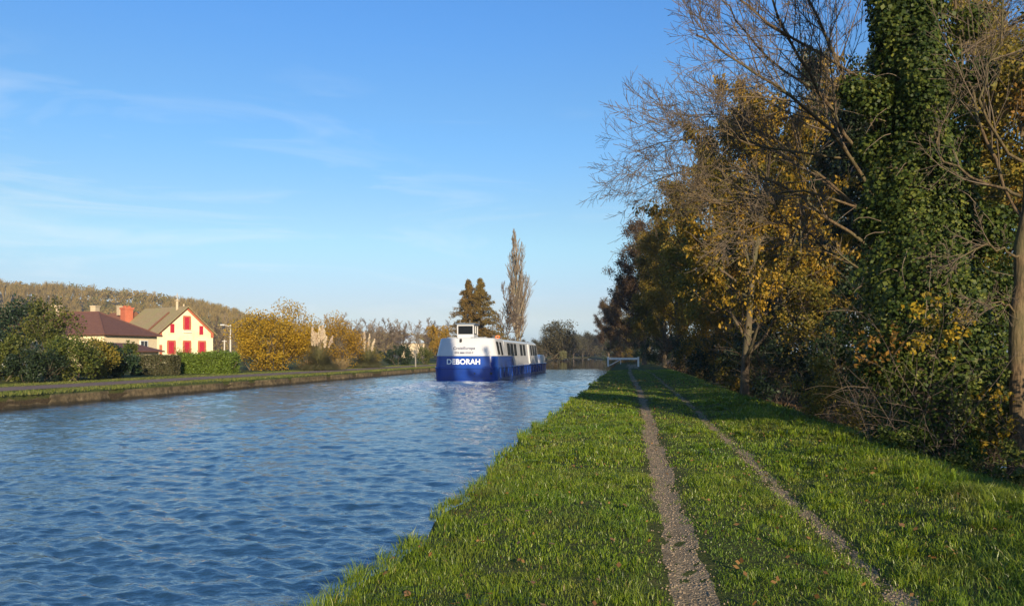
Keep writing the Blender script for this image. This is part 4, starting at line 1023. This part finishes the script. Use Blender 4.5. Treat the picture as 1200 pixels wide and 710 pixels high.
pale = [
 [(1189, 505, 12.6), (1192, 400, 12.6), (1197, 300, 12.6), (1212, 180, 12.7), (1228, 40, 12.8), (1240, -120, 13), .135, .085],
 [(1202, 260, 12.6), (1165, 190, 13.2), (1138, 110, 13.8), (1122, 20, 14.2), (1118, -60, 14.4), .032, .012],
 [(1199, 190, 12.7), (1150, 120, 12.3), (1175, 30, 12), (1190, -60, 11.8), .026, .010],
 [(1196, 230, 12.6), (1150, 215, 13), (1100, 180, 13.4), (1120, 120, 13.8), .03, .010],
 [(1193, 300, 12.6), (1150, 290, 12.2), (1110, 310, 12), .022, .007],
 [(1191, 370, 12.6), (1160, 350, 12.2), (1125, 370, 12), .018, .006],
 [(1199, 160, 12.7), (1240, 80, 12.4), (1280, -20, 12), .045, .02],
]
limb_tree('bare_tree', pale, 82, 'pale sunlit trunk with bare branches at the right edge',
    [dict(n=10, t0=.2, t1=1, ang=R(42), angv=R(13), ratio=.42, rr=.5, segs=6, wob=.10, up=.2, taper=.35), dict(n=6, t0=.15, t1=1, ang=R(40), angv=R(12), ratio=.5, rr=.55, segs=5, wob=.10, up=.15), dict(n=4, t0=.15, t1=1, ang=R(38), angv=R(12), ratio=.5, rr=.6, segs=4, wob=.1, up=.1)],
    [5, 4, 3], ('bark_tan', 'twig_mid'), .0035)
def ivy_tree():
    rng = np.random.RandomState(91)
    x, y = G(1088, 14.3); root = empty('ivy_tree', (x, y, -.45), 0, 'tall dead-straight trunk completely clothed in dark green ivy', 'tree')
    H = 17.2; lean = (-.035, .01)
    S = np.array([[(lean[0]*z+.08*math.sin(z*.6), lean[1]*z, z) for z in np.linspace(-.1, H, 14)]])
    v, f, r = tubes([(S, np.linspace(.36, .14, 14)[None])], [10]); link('trunk', np_mesh('trunk', v, f, r, True), M['bark'], root)
    # ivy: lumpy sleeve, wide at the foot, with side bosses
    def rad(z): return np.interp(z, [0, .6, 1.5, 2.6, 3.6, 4.6, 5.6, 7, 9, 12, 17.2], [1.1, 1.38, 1.45, 1.40, 1.22, 1.03, .86, .70, .62, .70, .6])
    n = 120000
    z = rng.rand(n)**.95*H; th = rng.rand(n)*6.283
    rr = rad(z); lump = 1+.60*(fbm(th*2.2/1+z*.2, z*1.15, 7, 3)-.5)*2*.75
    rr = rr*lump*(1-.55*rng.rand(n)**1.7)
    ox = np.interp(z, [0, 1.5, 3, 5, 12], [.12, .22, .22, .05, 0])
    P = np.stack([lean[0]*z+ox+np.cos(th)*rr, lean[1]*z+np.sin(th)*rr, z+rng.normal(0, .08, n)], -1); P[:, 2] = np.abs(P[:, 2])
    N = np.stack([np.cos(th), np.sin(th), np.full(n, .45)], -1)
    parts = [leaves(rng, P, .068*(.6+.9*fbm(th*1.5, z*1.2, 33)), .85, normal=N, nj=.55, droop=.6)]
    for (cx, cy, cz, cr, m_) in [(-1.05, -.2, 6.75, .42, 1800), (-1.35, -.1, 6.95, .32, 900), (.75, -.3, 7.1, .30, 700), (-1.0, .1, 5.9, .32, 900), (.95, -.2, 4.3, .5, 2600), (1.3, -.1, 3.0, .55, 3000), (-.9, -.5, 2.0, .6, 2600), (.7, -.1, 8.1, .35, 800), (-.75, -.2, 8.0, .35, 900), (-.95, 0, 4.6, .4, 1200)]:
        d = unit(rng.normal(0, 1, (m_, 3))); q = np.array([cx, cy, cz])+d*(cr*(rng.rand(m_)**.4))[:, None]
        parts.append(leaves(rng, q, .070, .85, normal=d+np.array([0, 0, .4]), nj=.5, droop=.6))
    v, f, r = merge(parts); link('ivy', np_mesh('ivy', v, f, r), M['ivy'], root)
    # trailing stems poking out of the sleeve
    ns = 60; a = rng.uniform(math.pi, 2*math.pi, ns); zz = rng.uniform(.5, 7.5, ns); r0 = rad(zz)*.75
    S2 = polylines(rng, np.stack([lean[0]*zz+np.cos(a)*r0, np.sin(a)*r0, zz], -1), np.stack([np.cos(a), np.sin(a), rng.normal(.2, .4, ns)], -1), rng.uniform(.5, 1.1, ns), 6, .14, -.9)
    v, f, r = tubes([(S2, np.linspace(.007, .003, 7)[None]*np.ones((ns, 1)))], [4]); link('stems', np_mesh('stems', v, f, r), M['twig'], root)
    return root
ivy_tree()
def leaf_shrub(name, px, d, zc, rad, mat, n, ls, label, seed, ground=-.45, stems=10, cat='shrub', ncl=30, arch=0, aspect=.6, twm='twig_dark'):
    rng = np.random.RandomState(seed); x, y = G(px, d); root = empty(name, (x, y, ground), 0, label, cat)
    c, cr = crown_clumps(rng, (0, 0, zc), rad, ncl, .28*min(rad), .45, .5); c[:, 2] = np.maximum(c[:, 2], .12)
    P = clump_points(rng, c, cr, n); P[:, 2] = np.abs(P[:, 2]); v, f, r = leaves(rng, P, ls, aspect, droop=.7); link('foliage', np_mesh('foliage', v, f, r), mat, root)
    st = polylines(rng, np.c_[rng.normal(0, .25, (stems, 2))*rad[0], np.zeros(stems)], np.c_[rng.normal(0, .45, (stems, 2)), np.ones(stems)], (zc+rad[2])*rng.uniform(.6, 1.1, stems), 9, .10, -arch)
    st[..., 2] = np.abs(st[..., 2])
    sr = np.linspace(1, .3, 10)[None]*.0065*np.ones((stems, 1))
    tw, tr, _ = children(rng, st, sr, np.full(stems, zc+rad[2]), 6, .3, 1, R(45), R(14), .35, .55, 5, .12, -.2)
    if stems <= 10:
        for q in range(stems):
            v, f, r = tubes([(st[q:q+1], sr[q:q+1]), (tw[q*6:q*6+6], np.maximum(tr[q*6:q*6+6], .003))], [4, 3]); link('stem', np_mesh('stem', v, f, r), M[twm], root)
    else: v, f, r = tubes([(st, sr), (tw, np.maximum(tr, .003))], [4, 3]); link('stems', np_mesh('stems', v, f, r), M[twm], root)
    return root
leaf_shrub('yellow_maple', 1096, 12.6, 2.55, (.62, .4, .62), M['ivy_yellow'], 330, .085, 'thin spray of yellow leaves in front of the ivy', 101, stems=8)
leaf_shrub('yellow_maple', 1030, 13.4, 2.2, (.5, .4, .4), M['rust'], 170, .085, 'sparse orange-brown sapling left of the yellow spray', 102, stems=8)
leaf_shrub('yellow_shrub', 1168, 12.6, .95, (.36, .35, .62), M['ivy_yellow'], 260, .085, 'yellow-leaved shrub at the foot of the pale trunk', 103, stems=8)
leaf_shrub('green_shrub', 1158, 12.9, 1.2, (.55, .5, .8), M['green'], 2200, .07, 'green shrub between ivy foot and pale trunk', 104)
leaf_shrub('bramble', 1085, 12.4, .45, (1.2, .6, .5), M['ivy'], 3800, .065, 'dark bramble thicket at the foot of the ivy', 105, arch=2.2, stems=26)
leaf_shrub('bramble', 1175, 11.4, .35, (.9, .6, .42), M['green'], 2600, .06, 'green bramble tangle below the pale trunk', 106, arch=2.2, stems=22)
leaf_shrub('bramble', 985, 18.5, 1.0, (1.2, .9, 1.1), M['olive'], 3000, .075, 'brownish bramble thicket left of the ivy-clad trunk', 107, arch=1.8, stems=46)
leaf_shrub('bramble', 935, 22.5, 1.2, (1.3, 1.1, 1.4), M['darkgreen'], 5000, .10, 'dark bramble thicket below the cherry tree', 108, arch=1.6, stems=30, twm='twig_dark')
leaf_shrub('hawthorn', 1010, 20, 2.3, (1.3, 1.0, 2.0), M['darkgreen'], 7000, .09, 'dark hawthorn filling the gap left of the ivy', 109, stems=26, twm='twig_dark', ncl=60)
leaf_shrub('hawthorn', 950, 25, 2.6, (1.6, 1.2, 2.3), M['olive'], 6000, .10, 'olive hawthorn thicket behind the brambles', 110, stems=30, twm='twig_dark', ncl=60)
leaf_shrub('hawthorn', 925, 36, 3.4, (2.6, 1.8, 3.2), M['darkgreen'], 9000, .13, 'tall dark hawthorn deep behind the brambles', 131, stems=26, ncl=80)
leaf_shrub('hawthorn', 905, 31, 2.2, (1.8, 1.4, 2.0), M['darkgreen'], 6000, .12, 'dark hawthorn behind the cherry trunk', 111, stems=26, twm='twig_dark', ncl=60)
leaf_shrub('hawthorn', 1135, 17.5, 2.5, (1.5, 1.2, 2.4), M['darkgreen'], 7000, .10, 'dark hawthorn behind the ivy and the pale trunk', 112, stems=26, twm='twig_dark', ncl=60)
leaf_shrub('hawthorn', 1190, 19, 3.2, (1.6, 1.2, 3.0), M['olive'], 6000, .10, 'olive hawthorn at the right edge behind the pale trunk', 113, stems=26, twm='twig_dark', ncl=60)
for k, (bx_, by_, mt, h_, lab) in enumerate([(6.9, 10.2, 'olive', 1.25, 'bramble thicket along the wood edge beside the viewpoint'), (6.6, 7.2, 'darkgreen', 1.15, ''), (6.8, 4.2, 'olive', 1.3, ''), (6.6, 1.2, 'darkgreen', 1.2, ''), (6.8, -1.8, 'olive', 1.35, ''), (6.6, -5, 'darkgreen', 1.25, ''), (6.8, -8.4, 'olive', 1.4, '')]):
    o_ = leaf_shrub('bramble', 1000, 10, h_, (1.0, 1.9, h_*1.0), M[mt], 5200, .085, 'bramble thicket along the wood edge to the right of the viewpoint', 140+k, stems=24, ncl=46)
    o_.location = (bx_, by_, -.45); o_['group'] = 'brambles to the right of the viewpoint'
for k, (px, d, zc, ra, mt, lab) in enumerate([(885, 38, 1.6, (1.8, 1.6, 1.7), 'olive', 'olive scrub bush behind the small slender tree'), (850, 52, 1.8, (2.2, 2, 1.9), 'darkgreen', 'dark scrub bush at the wood edge left of the slender tree'),
    (830, 62, 2.0, (2.4, 2, 2.0), 'olive', 'olive scrub bush below the golden understorey tree'), (812, 74, 2.2, (2.4, 2, 2.2), 'darkgreen', 'dark scrub bush at the foot of the olive trees'),
    (797, 88, 2.4, (2.6, 2, 2.4), 'maroon', 'maroon scrub bush along the wood edge'), (775, 108, 2.4, (2.6, 2.2, 2.4), 'darkgreen', 'dark scrub bush right of the barrier'), (757, 125, 2.4, (3, 2.2, 2.6), 'darkgreen', 'dark scrub bush behind the barrier rail'), (733, 140, 2.6, (3.4, 2.6, 3.0), 'maroon', 'brown scrub bush behind the left barrier post'), (722, 165, 2.6, (3.4, 2.6, 3.2), 'darkgreen', 'dark scrub bush on the near bank far beyond the barrier'), (745, 160, 2.6, (4.2, 2.6, 3.6), 'olive', 'olive scrub bush far behind the middle of the barrier'), (770, 135, 3.0, (4.0, 2.6, 3.6), 'maroon', 'brown scrub bush far behind the right barrier post')]):
    leaf_shrub('scrub_bush', px, d, zc, ra, M[mt], 5200, .17, lab, 120+k, twm='twig_dark', ncl=40)

# ------------------------------------------------------------------ grass, stones, fallen leaves
def grassmat():
    m = newmat('grass_blade'); b = NB(m)
    a = b.n('ShaderNodeAttribute', attribute_name='rnd').outputs['Fac']; p = b.pos()
    n1 = b.noise(p, .9, 4, .6); n2 = b.noise(p, .22, 3)
    c = b.ramp(a, [(0, (.034, .070, .006)), (.35, (.125, .195, .010)), (.72, (.24, .315, .020)), (.93, (.34, .37, .06)), (1, (.38, .28, .10))])
    c = b.mixc(b.maprange(n1, .52, .72, 0, .6), c, C4((.21, .185, .05)))
    c = b.mixc(b.maprange(n2, .48, .62, 0, .55), c, C4((.085, .19, .018)))
    c = b.mixc(b.maprange(b.noise(p, 1.7, 5, .65), .58, .70, 0, .55), c, C4((.20, .15, .05)))
    pr = b.n('ShaderNodeBsdfPrincipled', {'Base Color': c, 'Roughness': .38, 'Specular IOR Level': .45})
    t = b.n('ShaderNodeBsdfTranslucent', {'Color': c})
    b.out(b.n('ShaderNodeMixShader', {0: .35, 1: pr.outputs[0], 2: t.outputs[0]}).outputs[0]); return m
def blades(rng, X, Y, Z, h, w, lean, curved=True):
    n = len(X); th = rng.rand(n)*6.283; tw = rng.rand(n)*6.283
    dx, dy = np.cos(th)*lean, np.sin(th)*lean; sx_, sy_ = np.cos(tw)*w*.5, np.sin(tw)*w*.5
    zero = np.zeros(n)
    b0 = np.stack([X-sx_, Y-sy_, Z-.01], -1); b1 = np.stack([X+sx_, Y+sy_, Z-.01], -1)
    tip = np.stack([X+dx*h, Y+dy*h, Z+h*np.sqrt(np.maximum(.1, 1-lean**2*.6))], -1)
    m0 = np.stack([X+dx*h*.35-sx_*.8, Y+dy*h*.35-sy_*.8, Z+h*.6], -1); m1 = np.stack([X+dx*h*.35+sx_*.8, Y+dy*h*.35+sy_*.8, Z+h*.6], -1)
    V = np.stack([b0, b1, m1, m0, tip], 1).reshape(-1, 3); k = np.arange(n)[:, None]*5
    return V, k+np.array([[0, 1, 2, 3]]), k+np.array([[3, 2, 4]])
def build_grass():
    rng = np.random.RandomState(55); VV, Q, T, RR, o = [], [], [], [], 0
    zones = [(2.0, 6, 5200, .0042, .9), (6, 11, 2800, .0058, .95), (11, 20, 1100, .010, 1.0), (20, 38, 330, .018, 1.1), (38, 80, 90, .035, 1.2)]
    f2_ = lambda X, Y: vnoise(X*4.5, Y*4.5, 76)
    for y0, y1, den, w, hs_ in zones:
        n = int((y1-y0)*8.9*den)
        Y = y0+(y1-y0)*rng.rand(n); X = -2.6+8.9*rng.rand(n)
        u = X-off(Y); bx = bankx(Y)
        tl = np.abs(u-xl(Y))/(.165+.20*(fbm(Y*1.8, X*3, 71)-.5)*2); tr = np.abs(u-xr(Y))/(.11+.16*(fbm(Y*2.5, X*3, 72)-.5)*2)
        keep = (u > bx-.05)
        pk = np.ones(n); pk = np.minimum(pk, .03+.97*sstep(.75, 1.5, tl)); pk = np.minimum(pk, .32+.68*sstep(.5, 1.5, tr))
        dens = .55+.9*(fbm(X*2.2, Y*2.2, 73)-.3)
        keep &= rng.rand(n) < pk*np.clip(dens*(.6+.8*f2_(X, Y)), .15, 1)
        keep &= ~((u > 5.6+.6*(fbm(Y*.5, Y*0, 74)-.5)) & (rng.rand(n) < .85))
        X, Y, u, tl, tr, bx = [q[keep] for q in (X, Y, u, tl, tr, bx)]; n = len(X)
        f = fbm(X*1.1, Y*1.1, 75, 3); f2 = vnoise(X*4.5, Y*4.5, 76)
        h = .024+.15*np.clip(f-.36, 0, 1)+.040*f2**2
        h *= rng.uniform(.6, 1.35, n)*hs_
        h = np.where((tl < 2.0) | (tr < 2.0), h*.6, h)
        h += .09*sstep(2.4, 3.4, u)*np.clip(f*1.6-.35, 0, 1.2)*(.5+rng.rand(n))          # rank grass on the berm
        h += .12*sstep(.22, .0, u-bx)*rng.rand(n)*(f2 > .35)                              # overhang at the water
        h *= 1-.45*sstep(20, 40, Y)
        mid = (u > xl(Y)) & (u < xr(Y)); h = np.where(mid, h*.75, h)
        lean = rng.uniform(.3, 1.15, n)
        Z = zg(X, Y)
        v, q, t = blades(rng, X, Y, Z, h, w*rng.uniform(.7, 1.3, n), lean)
        VV.append(v); Q.append(q+o); T.append(t+o); o += len(v)
        r = np.clip(rng.normal(.42, .24, n)+.25*(f2-.5), 0, 1); r = np.where(rng.rand(n) < .02, 1., np.minimum(r, .92)); RR.append(np.repeat(r, 5))
    # radiating tufts
    nt_ = 1800; ty = 2.2+rng.rand(nt_)**1.7*26; tx = -2.1+7.8*rng.rand(nt_); wgt = fbm(tx*.8, ty*.8, 75, 3)+.35*sstep(2.3, 3.3, tx)
    ok = (wgt > .52) & (np.abs(tx-xl(ty)) > .38) & (np.abs(tx-xr(ty)) > .24) & (tx > bankx(ty)); tx, ty = tx[ok], ty[ok]; nb_ = 46
    big = rng.uniform(.6, 1.3, len(tx))*(1+.7*sstep(2.4, 3.4, tx))
    a_ = rng.rand(len(tx)*nb_)*6.283; q_ = rng.rand(len(tx)*nb_)**.6*.07*np.repeat(big, nb_)
    X = np.repeat(tx, nb_)+np.cos(a_)*q_; Y = np.repeat(ty, nb_)+np.sin(a_)*q_; n = len(X); hh = np.repeat(big, nb_)*rng.uniform(.045, .105, n)
    th = a_+rng.normal(0, .5, n); ln = rng.uniform(.35, 1.5, n); Z = zg(X, Y); w = np.maximum(.0045, .0010*Y)*rng.uniform(.8, 1.4, n)
    dx, dy = np.cos(th)*ln*hh, np.sin(th)*ln*hh; sx_, sy_ = -np.sin(th)*w*.5, np.cos(th)*w*.5; up = hh*np.sqrt(np.maximum(.12, 1-ln**2*.42))
    v = np.stack([np.stack([X-sx_, Y-sy_, Z-.01], -1), np.stack([X+sx_, Y+sy_, Z-.01], -1), np.stack([X+dx*.45+sx_*.8, Y+dy*.45+sy_*.8, Z+up*.8], -1), np.stack([X+dx*.45-sx_*.8, Y+dy*.45-sy_*.8, Z+up*.8], -1), np.stack([X+dx, Y+dy, Z+up*.82], -1)], 1).reshape(-1, 3)
    k5 = np.arange(n)[:, None]*5+o; VV.append(v); Q.append(k5+np.array([[0, 1, 2, 3]])); T.append(k5+np.array([[3, 2, 4]])); o += len(v)
    RR.append(np.repeat(np.clip(np.repeat(rng.uniform(.2, .75, len(tx)), nb_)+rng.normal(0, .15, n), 0, .93), 5))
    M['grass'] = grassmat()
    ob = link('grass', np_mesh('grass', np.concatenate(VV), [np.concatenate(Q), np.concatenate(T)], np.concatenate(RR)), M['grass'])
    tag(ob, 'green dewy grass along the near bank and between the wheel tracks', 'grass', kind='stuff')
    # far bank turf
    n = 60000; Y = 18+rng.rand(n)**1.5*110; X = np.where(rng.rand(n) < .5, rng.uniform(-26.5, -23.5, n), rng.uniform(-33, -29.8, n)); Z = np.zeros(n)
    v, q, t = blades(rng, X+off(Y), Y, Z, np.where(X > -24.1, rng.uniform(.06, .18, n), rng.uniform(.025, .06, n)), rng.uniform(.02, .05, n), rng.uniform(.2, .9, n))
    ob = link('bank_grass', np_mesh('bank_grass', v, [q, t], np.repeat(rng.rand(n), 5)), leafmat('bank_turf', [(.05, .075, .014), (.10, .125, .022), (.16, .165, .04), (.24, .19, .07)], .3, clump=.3)); tag(ob, 'short grass edging the towpath on the far bank', 'grass', kind='stuff')
build_grass()
def build_stones():
    rng = np.random.RandomState(66); n = 9000
    Y = 2.5+rng.rand(n)**1.8*26; lf = rng.rand(n) < .6
    X = np.where(lf, xl(Y)+rng.normal(0, .085, n), xr(Y)+rng.normal(0, .055, n)); Z = zg(X, Y)
    s = rng.uniform(.004, .013, n)
    base = np.array([[1, 0, 0], [0, 1, 0], [-1, 0, 0], [0, -1, 0], [.1, .1, .8], [0, 0, -.6]], float)
    V = (base[None]*(1+rng.normal(0, .25, (n, 6, 3))))*s[:, None, None]+np.stack([X, Y, Z+s*.3], -1)[:, None]
    tr = np.array([[0, 1, 4], [1, 2, 4], [2, 3, 4], [3, 0, 4], [1, 0, 5], [2, 1, 5], [3, 2, 5], [0, 3, 5]])
    F = (np.arange(n)[:, None, None]*6+tr[None]).reshape(-1, 3)
    o = link('gravel', np_mesh('gravel', V.reshape(-1, 3), F, np.repeat(rng.rand(n), 6)), simple('pebbles', (.24, .18, .12), .85, var=.5, scale=60)); tag(o, 'loose gravel strewn along the wheel tracks', 'gravel', kind='stuff')
build_stones()
def build_fallen():
    rng = random.Random(9); mat = simple('dead_leaf', (.17, .085, .032), .7, var=.3, scale=20)
    m = MB(); a = [(0, 0, 0), (.03, .02, .008), (.045, .055, .004), (.02, .085, .012), (0, .10, .0), (-.02, .085, .012), (-.045, .055, .004), (-.03, .02, .008)]
    m.bm.faces.new([m.bm.verts.new(p) for p in a]); proto = m.build('fallen_leaf', mat, None)
    spots = [(620, 602), (675, 671), (625, 690), (598, 606), (700, 560), (560, 640), (868, 602), (740, 520), (655, 575), (930, 655), (760, 660), (905, 600), (1010, 600), (480, 690), (520, 655), (545, 600), (590, 560), (640, 530), (690, 610), (715, 640), (735, 600), (650, 645), (570, 700), (890, 640), (940, 690), (870, 560), (850, 530), (985, 660), (905, 690), (1060, 630), (700, 690), (610, 640)]
    for k, (px, py) in enumerate(spots):
        d = FPX*1.62/(py-HOR); x, y = G(px, d); o = proto if k == 0 else proto.copy()
        if k: COL.objects.link(o)
        o.location = (x, y, float(zg(x, y))+.05); o.rotation_euler = (rng.uniform(-.5, .5), rng.uniform(-.5, .5), rng.uniform(0, 6)); s = rng.uniform(.38, .62); o.scale = (s, s, s)
        tag(o, 'dry brown fallen leaf lying on the near grass', 'leaf', 'fallen leaves on the near bank')
    rs = np.random.RandomState(31); n = 5200; ly = 3+rs.rand(n)**1.5*45
    lx = np.where(rs.rand(n) < .72, 5.4-np.abs(rs.normal(0, 1.1, n))+1.2, rs.uniform(-1.9, 5, n)); k_ = (np.abs(lx-xl(ly)) > .1) | (rs.rand(n) < .4); lx, ly = lx[k_], ly[k_]; n = len(lx)
    lz = zg(lx, ly)+.03+.05*rs.rand(n); nn = np.stack([rs.normal(0, .5, n), rs.normal(0, .5, n), np.ones(n)], -1)
    v, f, r = leaves(rs, np.stack([lx, ly, lz], -1), np.maximum(.045, .0022*ly), .7, normal=nn, nj=.3)
    o = link('leaf_litter', np_mesh('leaf_litter', v, f, r), leafmat('litter_leaf', [(.09, .05, .02), (.20, .105, .035), (.32, .19, .06)], .15)); tag(o, 'scattered brown autumn leaves thickest along the wood edge', 'leaf litter', kind='stuff')
    wm = simple('petal_white', (.8, .8, .78), .6)
    x, y = G(1174, 11.2)
    m = MB()
    for k in range(6):
        t = k/6*6.283; m.face([(0, 0, .30), (.05*math.cos(t-.35), .05*math.sin(t-.35), .325), (.075*math.cos(t), .075*math.sin(t), .32), (.05*math.cos(t+.35), .05*math.sin(t+.35), .325)])
    m.tube((0, 0, -.05), (0, 0, .30), .006); o = m.build('white_flower', wm, None, loc=(x, y, float(zg(x, y)))); tag(o, 'single white flower in the grass below the pale trunk', 'flower')
build_fallen()
for o in bpy.data.objects:
    if '_used' in o: del o['_used']
def build_haze():
    m = newmat('haze_air'); b = NB(m)
    v = b.n('ShaderNodeVolumePrincipled', {'Color': (.62, .74, .90, 1), 'Density': .0002, 'Anisotropy': .1})
    o_ = b.n('ShaderNodeOutputMaterial'); b.t.links.new(v.outputs[0], o_.inputs['Volume'])
    mb = MB(); mb.box((0, 2300, 37), (9000, 5600, 84)); o = mb.build('haze', m); tag(o, 'thin blue morning haze over the valley', 'haze', kind='stuff')
build_haze()
